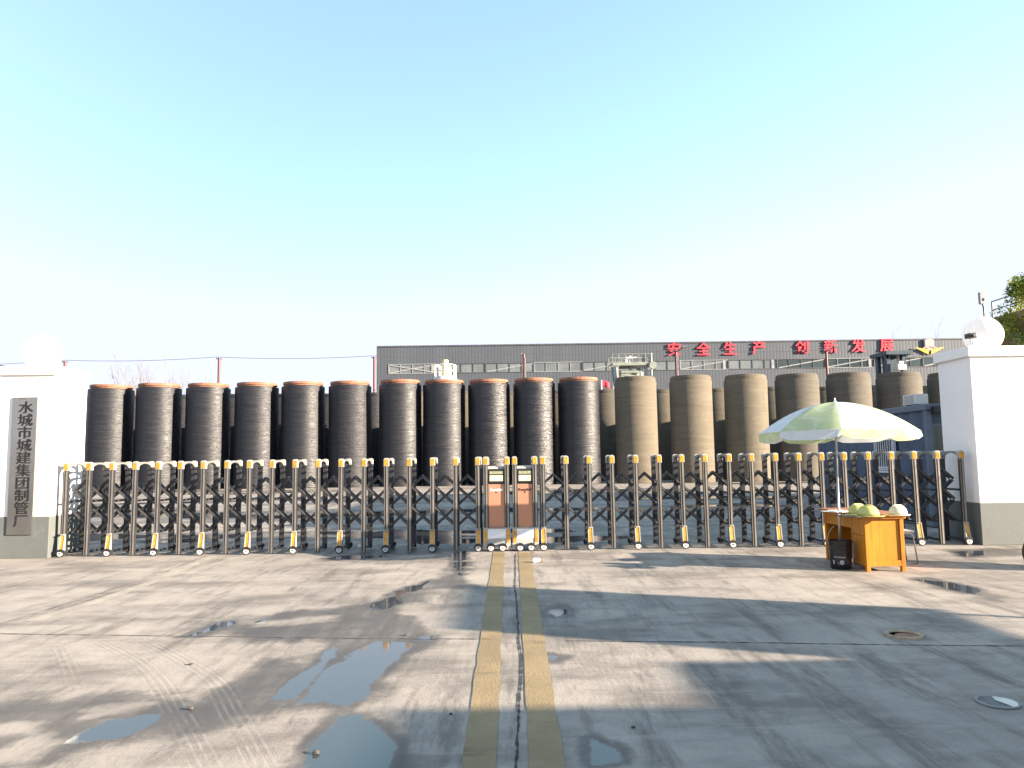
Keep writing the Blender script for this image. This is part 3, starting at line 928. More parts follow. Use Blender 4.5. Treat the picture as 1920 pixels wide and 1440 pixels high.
def motor_head(parent, x0, x1, text, tmat):
    """driving head between two round-capped posts; a part of the gate with sub-parts"""
    w = x1 - x0
    cx = (x0 + x1) / 2
    body = MB()
    for x in (x0, x1):
        post_mb(body, x, -.02, True)
        post_mb(body, x, GD, False)
    iw0, iw1 = x0 + .036, x1 - .036
    body.box((iw0, -.005, .36), (iw1, GD - .03, H - .30), 0)                    # cabinet
    body.box((iw0, .0, 1.36), (iw1, GD - .02, 1.45), 2)                         # rounded roof
    body.box((iw0, -.012, 1.33), (iw1, .02, 1.362), 2)
    h = body.build('motor_head', [M['gate_dark'], M['gate_light'], M['grey_plate']], parent, bevel=.004)
    for x in (x0, x1):
        for y, s in ((-.02, -1), (GD, 1)):
            cm = MB(); cap_mb(cm, x, y, s)
            cm.build('cap', [M['gate_cap'], M['gold']], h, bevel=.006)
    MB().box((iw0 + .008, -.016, .40), (iw1 - .008, -.004, 1.14)).build('panel', M['copper'], h, bevel=.004)
    MB().box((iw0 + .010, -.030, 1.165), (iw1 - .010, -.006, 1.405)).build('display_surround', M['black_plastic'], h, bevel=.006)
    MB().box((iw0 + .035, -.035, 1.195), (iw1 - .035, -.029, 1.295)).build('display', M['display'], h)
    MB().box((iw0 + .035, -.035, 1.315), (iw1 - .035, -.029, 1.365)).build('display', M['display_dim'], h)
    o = text_mesh(text, .066, .003, tmat, 'lettering', h, bold=.0012)
    o.location = (cx, -.0185, 1.045)
    MB().lathe([(.012, -.022), (.012, -.015)], 12, (cx, 0, 1.0), 'Y').build('lock', M['black_plastic'], h)
    g = MB()
    gx0, gx1 = x0 - .05, x1 + .05
    g.box((gx0, -.075, .03), (gx0 + .075, -.045, .38), 0).box((gx1 - .075, -.075, .03), (gx1, -.045, .38), 0)
    g.box((gx0, -.075, .3805), (gx1, -.03, .40), 0)
    g.box((gx0 + .012, -.080, .15), (gx0 + .062, -.074, .36), 1).box((gx1 - .062, -.080, .15), (gx1 - .012, -.074, .36), 1)
    g.box((gx0 + .077, -.070, .22), (gx1 - .077, -.046, .378), 2).box((gx0 + .077, -.066, .11), (gx1 - .077, -.046, .219), 3)
    g.build('skirt', [M['gate_cap'], M['gold'], M['white_plate'], M['grey_plate']], h)
    for sx in (-1, 1):
        x = cx + sx * w * .27
        wm = MB()
        wm.lathe([(.03, -.120), (.062, -.120), (.066, -.112), (.066, -.095), (.062, -.086), (.03, -.086)], 22, (x, 0, .066), 'Y', 0)
        wm.lathe([(.046, -.124), (.046, -.120)], 20, (x, 0, .066), 'Y', 1)
        wm.lathe([(.012, -.128), (.012, -.123)], 12, (x, 0, .066), 'Y', 0)
        for q in range(5):
            an = 2 * math.pi * q / 5 + .3
            wm.lathe([(.007, -.1255), (.007, -.123)], 8, (x + .029 * math.cos(an), 0, .066 + .029 * math.sin(an)), 'Y', 0)
        wm.build('wheel', [M['rubber'], M['hub']], h, auto=40)
        hm = MB()
        poly = [(x + .076 * math.cos(a_), .066 + .076 * math.sin(a_)) for a_ in np.linspace(R(5), R(175), 14)]
        poly += [(x + .060 * math.cos(a_), .066 + .030 * math.sin(a_)) for a_ in np.linspace(R(175), R(5), 8)]
        hm.prism(poly, -.128, -.080)
        hm.build('mudguard', M['black_plastic'], h)

def build_gate(label, xs, wheel_at, head, text, tmat):
    x_base = xs[0]
    g = thing('telescopic_gate', label, 'gate', (x_base, GY_, 0), 0, 'two telescopic gates meeting in the middle')
    rel = [x - x_base for x in xs]
    protos = {}
    rj = random.Random(len(label))
    for i, x in enumerate(rel):
        wv = wheel_at(i)
        if wv not in protos:
            protos[wv] = make_frame(g, wv); f = protos[wv]
        else:
            f = copy_tree(protos[wv], g)
        f.location = (x + rj.uniform(-.004, .004), rj.uniform(-.006, .006), 0)
        f.rotation_euler = (rj.uniform(-.004, .004), rj.uniform(-.005, .005), rj.uniform(-.02, .02))
    n = len(rel)
    p = (rel[-1] - rel[0]) / (n - 1)
    dz = (ZT - ZB) / 5
    xmin, xmax = rel[0] + .03, rel[-1] - .03
    for y, fr in ((.235, True), (.325, False)):
        for i in range(-3, n):
            for right in (True, False):
                # right: falls to the right from mid-bay i+.5 to post i+3
                xa, xb = rel[0] + p * (i + .5), rel[0] + p * (i + 3)
                za, zb = ZT, ZB
                if not right:
                    xa, xb = rel[0] + p * i, rel[0] + p * (i + 2.5)
                    za, zb = ZB, ZT
                ua = max(0, (xmin - xa) / (xb - xa)); ub = min(1, (xmax - xa) / (xb - xa))
                if ub - ua < .15: continue
                x0, x1 = xa + (xb - xa) * ua, xa + (xb - xa) * ub
                z0, z1 = za + (zb - za) * ua, za + (zb - za) * ub
                yy = y + (-.013 if right == fr else .013)
                cross_bar(g, x0, z0, x1, z1, yy, p, right, fr)
    motor_head(g, head[0] - x_base, head[1] - x_base, text, tmat)
    return g
def gxp(px): return at(px, 940, GY_).x
xl = [gxp(123.0 + (897 - 123.0) * i / 18) for i in range(19)]
xr = [gxp(1018 + (1806 - 1018) * i / 18) for i in range(19)]
build_gate('dark telescopic gate on the plaque pillar side, driving head lettered in white', xl, lambda i: i % 2 == 0, (gxp(911), gxp(951)), 'Kangdeli', M['white_letter'])
build_gate('dark telescopic gate on the desk side, driving head lettered in black', xr, lambda i: i % 2 == 0, (gxp(965.5), gxp(1003.5)), 'Kangdeli', M['black_letter'])

# ------------------------------------------------------------------ pipes
ORD = ['first', 'second', 'third', 'fourth', 'fifth', 'sixth', 'seventh', 'eighth', 'ninth', 'tenth', 'eleventh', 'twelfth']
PR = 1.26
def make_pipe(name, kind, h):
    t = bpy.data.objects.new(name, None); COL.objects.link(t)
    if kind.startswith('black'):
        m = {'black': M['pipe_black'], 'black_gloss': M['pipe_gloss'], 'black_dull': M['pipe_dull'], 'black_plain': M['pipe_dull']}[kind]
        MB().lathe([(PR * .80, .01), (PR, .01), (PR, h - .33), (PR - .02, h - .26), (PR - .08, h - .235), (PR * .80, h - .235), (PR * .80, .01)], 64, caps=False).build('barrel', m, t, auto=40)
        MB().lathe([(PR * .78, h - .24), (PR - .15, h - .24), (PR - .15, h - .16), (PR - .095, h - .150), (PR - .095, h - .02), (PR - .11, h), (PR * .80, h), (PR * .78, h - .02), (PR * .78, h - .24)], 64, caps=False).build('spigot_ring', m if kind == 'black_plain' else M['rust_ring'], t, auto=40)
    else:
        m = M['pipe_tan'] if kind == 'tan' else M['pipe_tan_dark']
        MB().lathe([(PR * .80, .01), (PR, .01), (PR, h - .34), (PR - .03, h - .30), (PR * .80, h - .30), (PR * .80, .01)], 64, caps=False).build('barrel', m, t, auto=40)
        MB().lathe([(PR * .78, h - .31), (PR - .055, h - .31), (PR - .055, h - .10), (PR - .09, h - .085), (PR - .10, h - .015), (PR - .12, h), (PR * .82, h), (PR * .78, h - .02), (PR * .78, h - .31)], 64, caps=False).build('spigot_ring', m, t, auto=40)
    return t
PY = 45.6
PROTO = {}
def pipe(kind, px, Y, h, label, group, topy=None):
    key = (kind, round(h, 1))
    nm = 'coated_pipe' if kind.startswith('black') else 'concrete_pipe'
    if key not in PROTO:
        PROTO[key] = make_pipe(nm, kind, h); t = PROTO[key]
    else:
        t = copy_tree(PROTO[key])
    t.location = (at(px, 870, Y).x, Y, 0)
    t.rotation_euler = (random.uniform(-.006, .006), random.uniform(-.006, .006), random.uniform(0, 6.28))
    t.scale = (1, 1, random.uniform(.992, 1.006))
    tag(t, label, 'pipe', group)
    return t
FR = 'big pipes standing in the front row of the yard'
blacks = [(203, 'black'), (295, 'black'), (388, 'black'), (479, 'black'), (568, 'black'), (657, 'black_dull'), (751, 'black'), (833, 'black'), (919, 'black_gloss'), (1003, 'black_gloss'), (1088, 'black')]
desc = {'black': 'black pipe with orange rim', 'black_dull': 'rough dull black pipe, orange rim', 'black_gloss': 'glossy black pipe, orange rim'}
for i, (px, k) in enumerate(blacks):
    pipe(k, px, PY, 6.25, f'{desc[k]}, {ORD[i]} in the front row from the plaque pillar', FR)
pipe('black', -42, PY, 6.25, 'dark pipe with orange rim barely showing beyond the outer edge of the plaque pillar', FR)
for i, px in enumerate([1196, 1300, 1403, 1502, 1599, 1694, 1792]):
    lab = ['pale tan concrete pipe right after the last black pipe, below the green platform',
           'tan concrete pipe with stepped rim, second of the tan ones after the black pipes',
           'tan concrete pipe with stepped rim, third of the tan ones after the black pipes',
           'brown grey concrete pipe standing behind the top of the parasol, fourth of the tan ones',
           'brown grey concrete pipe behind the sunlit side of the parasol, fifth of the tan ones',
           'brown grey concrete pipe below the dark blue tower, behind the air conditioner',
           'dark concrete pipe half hidden by the pillar without a plaque'][i]
    pipe('tan' if i < 3 else 'tan_dark', px, PY, 6.3, lab, FR)
BR = 'shorter pipes in the back row showing through the gaps'
back = [(150, 'black_plain'), (252, 'black_plain'), (344, 'black_plain'), (440, 'black_plain'), (532, 'black_plain'), (616, 'black_plain'), (703, 'black_plain'), (791, 'tan'), (876, 'tan'), (962, 'tan'), (1052, 'tan'), (1141, 'tan_dark'), (1248, 'tan'), (1351, 'tan'), (1453, 'tan'), (1551, 'tan'), (1650, 'tan'), (1750, 'tan')]
gapn = ['behind the plaque pillar edge', 'behind, between the first and second black pipes', 'behind, between the second and third black pipes', 'behind, between the third and fourth black pipes', 'behind, between the fourth and fifth black pipes',
        'behind, between the fifth and sixth black pipes', 'behind, between the sixth and seventh black pipes', 'behind, between the seventh and eighth black pipes', 'behind, between the eighth and ninth black pipes', 'behind, between the two glossy black pipes',
        'behind, between the second glossy and the last black pipe', 'behind, under the red flag, after the last black pipe', 'behind, between the first and second tan pipes', 'behind, between the second and third tan pipes',
        'behind, between the third and fourth tan pipes', 'behind, between the fourth and fifth tan pipes', 'behind, between the fifth and sixth tan pipes', 'behind, between the sixth tan pipe and the pillar']
for (px, k), g_ in zip(back, gapn):
    c_ = 'black pipe' if k != 'tan' and k != 'tan_dark' else 'tan concrete pipe'
    pipe(k, px, PY + 5.6, 6.0, f'{c_} {g_}', BR)

# ------------------------------------------------------------------ factory hall
HY = 70.0
hx0 = at(707, 760, HY).x; hx1 = at(2010, 760, HY).x
HZ = at(707, 650, HY).z
t = thing('factory_hall', 'long grey clad factory hall with a window band and red characters', 'factory', (hx0, HY, 0))
HW = hx1 - hx0
wz1 = at(728, 683, HY).z; wz0 = at(728, 701.5, HY).z
wb = MB()
wx0 = at(728, 690, HY).x - hx0
wb.box((0, 0, 0), (HW, 24, wz0)).box((0, 0, wz0), (wx0, 24, wz1)).box((0, 0, wz1), (HW, 24, HZ)).box((wx0, .5, wz0), (HW, 24, wz1))
wb.build('wall', M['clad'], t)
MB().box((-.05, -.06, HZ - .06), (HW + .05, 24.1, HZ + .06)).box((-.05, -.05, 0), (.12, -.002, HZ - .07)).build('roof_trim', M['clad_trim'], t)
nwin = 14
ww = (HW - wx0) / nwin
rw = random.Random(5)
for i in range(nwin):
    x0 = wx0 + i * ww; x1 = x0 + ww
    fm = MB()
    fm.box((x0, -.04, wz1 - .06), (x1, .14, wz1 - .003)).box((x0, -.04, wz0 + .003), (x1, .14, wz0 + .06))
    fm.box((x0, -.05, wz0 + .06), (x0 + .09, .14, wz1 - .06))
    for q in (1, 2, 3):
        xx = x0 + ww * q / 4
        fm.box((xx - .025, -.02, wz0 + .06), (xx + .025, .10, wz1 - .06))
    f = fm.build('window', M['clad_trim'] if i % 3 else M['frame_pale'], t)
    MB().box((x0 + .09, .03, wz0 + .055), (x1, .06, wz1 - .055)).build('pane', M['hall_glass_dark'] if i >= 8 and i != 12 else M['hall_glass'], f)
    br = MB()
    if i % 2 == 0 or i > 7:
        br.bar((x0 + .15, .01, wz0 + .1), (x1 - .1, .01, wz1 - .1), .03, .10)
    if i == 0:
        br.bar((x0 + .15, -.02, wz1 - .1), (x1 - .1, -.02, wz0 + .1), .03, .10)
    if rw.random() < .7: br.box((x1 - .5, -.03, wz0 + .06), (x1 - .25, .02, wz1 - .06))
    if br.v: br.build('brace', M['frame_pale'], f)
for ch, px, py in zip('安全生产创新发展', [1263, 1318, 1368, 1422, 1503, 1556, 1608, 1661], [657, 657, 656, 654, 653, 652, 651, 649]):
    p = at(px, py, HY)
    o = text_mesh(ch, 1.30, .12, M['red_letter'], 'character', t, bold=.006, double=.06)
    o.location = (p.x - hx0, -.10, p.z)
# crest with wings
p = at(1741, 652, HY)
em = MB()
sh = [(-.48, .72), (0, .95), (.48, .72), (.48, .05), (.28, -.22), (0, -.38), (-.28, -.22), (-.48, .05)]
em.prism([(x * 1.0, z) for x, z in sh], -.18, -.08, 0)
em.prism([(x * .82, z * .84 + .05) for x, z in sh], -.21, -.18, 1)
em.prism([(-.62, .02), (0, .18), (.62, .02), (.62, -.10), (0, .04), (-.62, -.10)], -.25, -.21, 2)
for s in (-1, 1):
    for k in range(5):
        z = -.12 - k * .085
        xo = 1.34 - k * .16
        em.prism([(s * .12, z - .06), (s * xo, z + .16), (s * (xo - .10), z + .04), (s * .12, z - .17)], -.22 + .01 * k, -.16 + .01 * k, 3)
eo = em.build('emblem', [pmat("lilac_crest", (.20, .18, .27), .5), pmat("pink_cream_crest", (.42, .32, .25), .5), pmat("rose_ribbon", (.40, .20, .22), .5), pmat("yellow_wing", (.55, .39, .06), .5)], t)
eo.location = (p.x - hx0, 0, p.z)

# ------------------------------------------------------------------ yard equipment behind the pipes
# white silo head
Y = 58
p = at(835, 712, Y)
t = thing('cement_silo', 'white cement silo head with railing and cream vent rising behind black pipes', 'silo', (p.x, Y, 0))
z0 = p.z; k = Y / F
r = 22 * k
MB().lathe([(r, 0), (r, z0 + .05), (r * .95, z0 + .22)], 32).build('drum', M['silo_white'], t, auto=30)
rl = MB()
zt = at(835, 685, Y).z
for q in range(12):
    an = 2 * math.pi * q / 12
    rl.tube([(r * .9 * math.cos(an), r * .9 * math.sin(an), z0 + .2), (r * .9 * math.cos(an), r * .9 * math.sin(an), zt)], .035, 5)
for zz in (zt, (zt + z0 + .2) / 2):
    rl.tube([(r * .9 * math.cos(a_), r * .9 * math.sin(a_), zz) for a_ in np.linspace(0, 2 * math.pi, 25)], .03, 5)
rl.build('railing', M['silo_white'], t)
MB().lathe([(6 * k, z0 + .2), (6 * k, at(835, 676, Y).z), (4.5 * k, at(835, 676, Y).z + .05)], 16).build('vent', M['silo_cream'], t, auto=30)
MB().box((-17 * k, -r - .05, zt - .25), (-10 * k, -r + .15, zt - .05)).build('bracket', M['silo_white'], t)

# grey green travelling platform
Y = 56; k = Y / F
p = at(1182, 705, Y)
t = thing('hoist_platform', 'grey green hoist platform with a pale motor box above the first tan pipe', 'hoist', (p.x, Y, 0))
zp = at(1182, 685, Y).z
hw = 37 * k
MB().box((-hw, -1.1, zp - .14), (hw, 1.1, zp + .10)).bar((-hw - .25, -.9, zp - .32), (-hw + .5, -.9, zp - .10), .3, .2).build('deck', M['crane_green'], t, bevel=.02)
for x in (-28 * k, 18 * k, 26 * k):
    MB().box((x - 2.6 * k, -.95, 0), (x + 2.6 * k, -.75, zp - .142)).box((x - 2.6 * k, .75, 0), (x + 2.6 * k, .95, zp - .142)).build('leg', M['grey_plate'], t)
MB().box((-20 * k, -.9, zp - .65), (12 * k, .9, zp - .50)).bar((-20 * k, -.8, zp - .9), (16 * k, -.8, zp - .4), .08, .12).bar((16 * k, -.82, zp - .95), (-20 * k, -.82, zp - .75), .08, .12).build('trolley', M['crane_green'], t)
MB().bar((-34 * k, -.85, zp - .2), (-31 * k, -.85, zp - 1.6), .5, .25).build('chute', M['tower_blue'], t)
MB().box((-11 * k, -.6, zp + .102), (11 * k, .5, zp + .55)).lathe([(.09, zp + .55), (.09, zp + .70)], 10).build('motor', M['ac_white'], t, bevel=.03)
rl = MB()
for x in np.linspace(-hw, hw, 7):
    for y in (-1.05, 1.05):
        rl.tube([(x, y, zp + .1), (x, y, zp + .72)], .025, 5)
for y in (-1.05, 1.05):
    for zz in (.40, .72):
        rl.tube([(-hw, y, zp + zz), (hw, y, zp + zz)], .022, 5)
for x in (-hw, hw):
    rl.tube([(x, -1.05, zp + .72), (x, 1.05, zp + .72)], .022, 5)
rl.build('railing', M['crane_green'], t)
MB().prism([(16 * k, zp + .10), (21 * k, zp + .62), (24 * k, zp + .62), (24 * k, zp + .10)], -.9, -.6).build('guard', M['frame_pale'], t)
MB().tube([(35 * k, -1.1, zp - .9), (35 * k, -1.1, zp + .75)], .06, 6).bar((31 * k, -1.1, zp + .70), (39 * k, -1.1, zp + .70), .06, .06).lathe([(.28, -1.2), (.28, -1.0)], 14, (38 * k, 0, zp - .15), 'Y').build('control_post', M['crane_green'], t)

# dark blue tower
Y = 56
p = at(1673, 700, Y)
t = thing('batching_tower', 'dark blue steel tower with flat roof rising behind brown grey pipes', 'tower', (p.x, Y, 0))
ztop = at(1673, 661, Y).z
fm = MB()
for x in (-17 * k, 12 * k):
    fm.box((x - 3 * k, -.9, 0), (x + 3 * k, -.5, ztop - .3)).box((x - 3 * k, .5, 0), (x + 3 * k, .9, ztop - .3))
fm.box((-14 * k, -.1, 0), (9 * k, .3, ztop - .3))
fm.build('frame', M['tower_blue'], t)
MB().box((-25 * k, -1.3, ztop - .30), (24 * k, 1.3, ztop - .02)).prism([(-23 * k, ztop - .3), (-17 * k, ztop - .7), (-17 * k, ztop - .3)], -.9, -.5).prism([(22 * k, ztop - .3), (14 * k, ztop - .3), (14 * k, ztop - .7)], -.9, -.5).build('roof', M['tower_blue'], t)
MB().box((-8 * k, -1.5, ztop - 1.45), (8 * k, -.95, ztop - 1.05)).box((-4 * k, -1.4, ztop - 1.048), (4 * k, -1.0, ztop - .80)).build('motor', M['ac_white'], t, bevel=.04)

# red flag
Y = PY + 4.5
p = at(1128, 727, Y)
t = thing('red_flag', 'small red flag on a white stick above the back row pipe', 'flag', (p.x, PY + 5.6 - 1.1, 6.0))
zf = .42
MB().tube([(0, 0, -.02), (0, 0, zf + .18)], .03, 6).build('stick', M['grille_white'], t)
fv, ff = [], []
for i in range(9):
    for j in range(5):
        u, v_ = i / 8, j / 4
        fv.append((.03 + u * .50, .06 * math.sin(u * 7) * u, zf + .15 - v_ * .42 - u * .10 + .04 * math.sin(u * 5)))
for i in range(8):
    for j in range(4):
        ff.append((i*5+j, (i+1)*5+j, (i+1)*5+j+1, i*5+j+1))
fo = MB().add(fv, ff).build('cloth', M['flag'], t, smooth=True)
sm_ = fo.modifiers.new('thick', 'SOLIDIFY'); sm_.thickness = .01

# red poles with cable
Y = 61
pole_px = [(122, 677), (411, 671), (702, 669), (982, 664), (1267, 658), (1549, 657)]
plab = ['dark red pole whose top shows beside the globe lamp of the plaque pillar', 'dark red pole standing against open sky above the black pipes',
        'dark red pole at the end corner of the factory hall', 'red and white pole in front of the plain hall wall above a glossy black pipe',
        'dark red lamp pole in front of the first red character on the hall', 'dark pole with a bent head in front of a middle red character on the hall']
tops = []
for i, (px, py) in enumerate(pole_px):
    p = at(px, py, Y)
    t = thing('red_pole', plab[i], 'pole', (p.x, Y, 0), 0, 'dark red poles in a line before the hall')
    mb = MB()
    mb.tube([(0, 0, 0), (0, 0, p.z)], .10, 10)
    mb.build('shaft', M['red_paint'], t, auto=40)
    if i in (3, 4):
        MB().box((.085, -.1, 0), (.16, .06, p.z - .3)).build('conduit', M['frame_pale'], t)
    MB().bar((-.25, 0, p.z - .08), (.25, 0, p.z - .08), .06, .06).tube([(-.18, 0, p.z - .05), (-.18, 0, p.z + .10)], .035, 6).build('crossarm', M['rail_grey'], t)
    if i >= 4:
        MB().bar((0, -.05, p.z - .1), (.55, -.5, p.z + .25), .08, .08).box((.35, -.7, p.z + .18), (.85, -.4, p.z + .32)).build('lamp_head', M['rail_grey'], t)
    tops.append(Vector((p.x - .18, Y, p.z + .08)))
cb = MB()
pts = [Vector((tops[0].x - 12.5, Y, tops[0].z - .2))] + tops
for a_, b_ in zip(pts[:-1], pts[1:]):
    cb.tube([a_.lerp(b_, u) - Vector((0, 0, .18 * 4 * u * (1 - u))) for u in np.linspace(0, 1, 9)], .022, 5)
tag(cb.build('overhead_cable', M['rail_grey']), 'thin dark overhead cable strung between the dark red poles', 'cable')

# ------------------------------------------------------------------ site cabin
pc = at(1735, 757, 16.3)
CX, CY, CH = pc.x, 16.3, pc.z
t = thing('site_cabin', 'dark blue corrugated site cabin behind the gate next to the pillar', 'cabin', (CX, CY, 0))
CL, CW = 5.9, 2.45
mb = MB()
# corrugated long side facing -X
n = 44
prof = []
for i in range(n + 1):
    y = .12 + (CL - .24) * i / n
    ph_ = i % 4
    prof.append((y, 0.0 if ph_ in (0, 1) else .045))
vs = []
for y, d in prof: vs += [(d + .03, y, .16), (d + .03, y, CH - .14)]
mb.add(vs, [(2*i, 2*i+1, 2*i+3, 2*i+2) for i in range(n)])
mb.box((.09, .10, .14), (CW - .08, CL - .10, CH - .10))
mb.build('wall', M['blue_cont'], t)
fr = MB()
for x in (0, CW - .12):
    for y in (0, CL - .12):
        fr.box((x, y, .02), (x + .12, y + .12, CH - .142))
for y in (0, CL - .12):
    fr.box((.121, y + .002, .02), (CW - .121, y + .118, .16))
fr.box((.002, .121, .02), (.118, CL - .121, .16)).box((CW - .118, .121, .02), (CW - .002, CL - .121, .16))
fr.build('frame', M['cont_frame'], t, bevel=.008)
MB().box((-.02, -.02, CH - .14), (CW + .02, CL + .02, CH)).build('roof', M['cont_frame'], t, bevel=.015)
# glazed door end facing the road
wf = MB()
wx0_, wx1_ = .14, .78
wf.box((wx0_, .06, .95), (wx0_ + .05, .098, 2.2)).box((wx1_ - .05, .06, .95), (wx1_, .098, 2.2)).box((wx0_ + .05, .06, .95), (wx1_ - .05, .098, 1.0)).box((wx0_ + .05, .06, 2.15), (wx1_ - .05, .098, 2.2))
w1 = wf.build('window', M['cont_frame'], t)
MB().box((wx0_ + .05, .075, 1.0), (wx1_ - .05, .09, 2.15)).build('pane', M['dark_glass'], w1)
MB().box((1.0, .06, .18), (1.85, .098, 2.2)).build('door', M['cont_frame'], t, bevel=.01)
# barred window on the long side
yw = 1.55
gw = MB()
for z in (1.20, 1.245, 1.90, 2.02):
    gw.box((-.06, yw - .10, z - .014), (-.035, yw + .80, z + .014))
for i in range(9):
    y = yw - .08 + i * .107
    gw.box((-.055, y - .009, 1.20), (-.040, y + .009, 2.02))
w2 = MB().box((-.03, yw - .12, 1.12), (.03, yw + .82, 1.17)).box((-.03, yw - .12, 2.05), (.03, yw + .82, 2.10)).box((-.03, yw - .12, 1.17), (.03, yw - .07, 2.05)).box((-.03, yw + .77, 1.17), (.03, yw + .82, 2.05)).build('window', M['grille_white'], t)
MB().box((-.012, yw - .07, 1.17), (.025, yw + .77, 2.05)).build('pane', M['dark_glass'], w2)
gw.build('grille', M['grille_white'], w2)
MB().box((.10, -.16, CH - .20), (.40, -.025, CH - .06)).build('floodlight', M['black_plastic'], t, bevel=.01)
# air conditioner on the roof
p = at(1716, 757, CY + .6)
t = thing('air_conditioner', 'off white air conditioner unit standing on the roof of the blue cabin', 'air conditioner', (p.x, CY + .6, CH))
MB().box((0, 0, .03), (.30, .52, .26)).build('casing', M['ac_white'], t, bevel=.012)
fg = MB()
for i in range(7): fg.box((-.006, .05 + i * .062, .05), (-.001, .085 + i * .062, .24))
fg.build('grille', M['grey_plate'], t)
for y in (.06, .40):
    MB().box((.02, y, 0), (.28, y + .05, .0295)).build('foot', M['rail_grey'], t)

# ------------------------------------------------------------------ desk group
nl, nr, fl = ground(1626, 1073), ground(1706, 1074), ground(1552, 1049)
ux = (nr - nl).normalized(); dw = (nr - nl).length
dl = (fl - nl).length
rz = R(1)
DW, DL, DH = dw, min(1.45, dl), .77
print('desk', nl, dw, dl, math.degrees(rz))
D = thing('desk', 'orange varnished wooden desk under the parasol in front of the gate', 'desk', nl, rz)
mb = MB().box((-.05, -.07, DH - .03), (DW + .06, DL + .05, DH))
mb.build('top', M['wood_top'], D, bevel=.008)
MB().box((-.02, -.03, DH - .062), (DW + .02, DL + .02, DH - .031)).build('apron', M['wood'], D, bevel=.003)
lg = .055
for x, y in ((0, 0), (DW - lg, 0), (0, DL - lg), (DW - lg, DL - lg)):
    MB().box((x, y, 0), (x + lg, y + lg, DH - .063)).build('leg', M['wood'], D, bevel=.004)
for y in (0, DL - lg):
    MB().box((lg + .003, y + .020, .075), (DW - lg - .003, y + lg - .020, DH - .064)).build('side_panel', M['wood'], D)
    MB().box((lg, y + .003, .075), (DW - lg, y + .0135, .15)).build('rail', M['wood'], D)
PD = .44      # near pedestal depth
MB().box((.012, lg, .075), (.03, PD, DH - .30)).build('door', M['wood'], D, bevel=.003)
MB().box((.03, PD - .02, .075), (DW - .02, PD, DH - .064)).build('divider', M['wood'], D)
MB().box((DW - .03, lg, .075), (DW - .012, DL - lg, DH - .064)).build('back_panel', M['wood'], D)
MB().box((.012, lg, DH - .295), (.03, PD, DH - .066)).build('drawer', M['wood'], D, bevel=.003)
MB().box((.012, PD + .004, DH - .22), (.03, DL - lg, DH - .066)).build('drawer', M['wood'], D, bevel=.003)
MB().box((.10, PD + .004, .10), (DW - .031, DL - lg, .12)).build('footboard', M['wood'], D)
DT = D.matrix_basis
def desk_pt(px, py):
    d = ray(px, py); s = (DH - EYE) / d.z
    return Vector((d.x * s, d.y * s, DH))
def helmet(px, py, label, mat, rz_, sc=1.0):
    p = desk_pt(px, py)
    t = thing('safety_helmet', label, 'helmet', p, rz_, 'safety helmets lying on the desk')
    prof = [(.128, .012), (.126, .05), (.114, .095), (.088, .132), (.05, .152), (.0001, .158)]
    m_ = MB().lathe(prof, 28)
    # ridge along the crown
    for s in (-.035, 0, .035):
        m_.tube([(.122 * math.cos(a_), s, .012 + .148 * math.sin(a_)) for a_ in np.linspace(.35, math.pi - .35, 12)], .007, 6)
    sh_ = m_.build('shell', mat, t, smooth=True)
    sh_.scale = (1.15 * sc, 1.0 * sc, 1.0 * sc)
    bm_ = MB()
    out, inn = [], []
    nn = 32
    for i in range(nn):
        a_ = 2 * math.pi * i / nn
        e = .022 + (.05 * max(0, math.cos(a_)) ** 2)
        out.append(((.147 + e) * math.cos(a_) * sc, (.128 + .022) * math.sin(a_) * sc, .002))
        inn.append((.145 * math.cos(a_) * sc, .126 * math.sin(a_) * sc, .016))
    vs = out + inn + [(x, y, z + .006) for x, y, z in out]
    fs = []
    for i in range(nn):
        j = (i + 1) % nn
        fs += [(i, j, nn + j, nn + i), (2*nn+i, nn+i, nn+j, 2*nn+j), (i, 2*nn+i, 2*nn+j, j)]
    bm_.add(vs, fs).build('brim', mat, t, smooth=True)
helmet(1609, 965, 'pale yellow green safety helmet behind the other yellow one on the desk', M['helmet_y'], R(200), .9)
helmet(1628, 968, 'pale yellow green safety helmet nearest the front edge of the desk', M['helmet_y'], R(-30), .92)
helmet(1684, 966, 'cream safety helmet at the far right corner of the desk top', M['helmet_w'], R(20), .84)
p = desk_pt(1572, 960)
t = thing('paper_stack', 'loose white papers lying on the desk behind the parasol pole', 'papers', p, R(15))
rp = random.Random(2)
for i in range(4):
    o = MB().box((-.11, -.15, .0), (.11, .15, .004)).build('sheet', M['paper'], t)
    o.location = (rp.uniform(-.05, .05), rp.uniform(-.05, .05), .001 + i * .0045)
    o.rotation_euler = (0, 0, rp.uniform(-.4, .4))
p = desk_pt(1594, 968)
t = thing('clipboard', 'dark clipboard lying on the desk beside the yellow helmets', 'clipboard', p, R(35))
MB().box((-.11, -.15, .0), (.11, .15, .006)).build('board', M['black_plastic'], t)
MB().box((-.05, .12, .006), (.05, .145, .018)).build('clip', M['chrome'], t)

# steel tube stool on the far side of the desk
p = ground(1721, 1058)
t = thing('stool', 'thin chrome tube stool partly hidden behind the desk', 'stool', p, rz)
MB().tube([(0, 0, .012), (-.035, .01, .40), (-.07, .02, .435), (-.30, .06, .44)], .010, 8).tube([(.02, .34, .012), (-.02, .32, .40), (-.06, .31, .435), (-.30, .28, .44)], .010, 8).tube([(-.34, .02, .012), (-.30, .06, .44)], .010, 8).tube([(-.34, .32, .012), (-.30, .28, .44)], .010, 8).tube([(0, 0, .012), (-.34, .02, .012)], .008, 6).build('frame', M['chrome'], t, smooth=True)
MB().box((-.34, .0, .448), (-.02, .34, .475)).build('seat', M['ac_white'], t, bevel=.012)

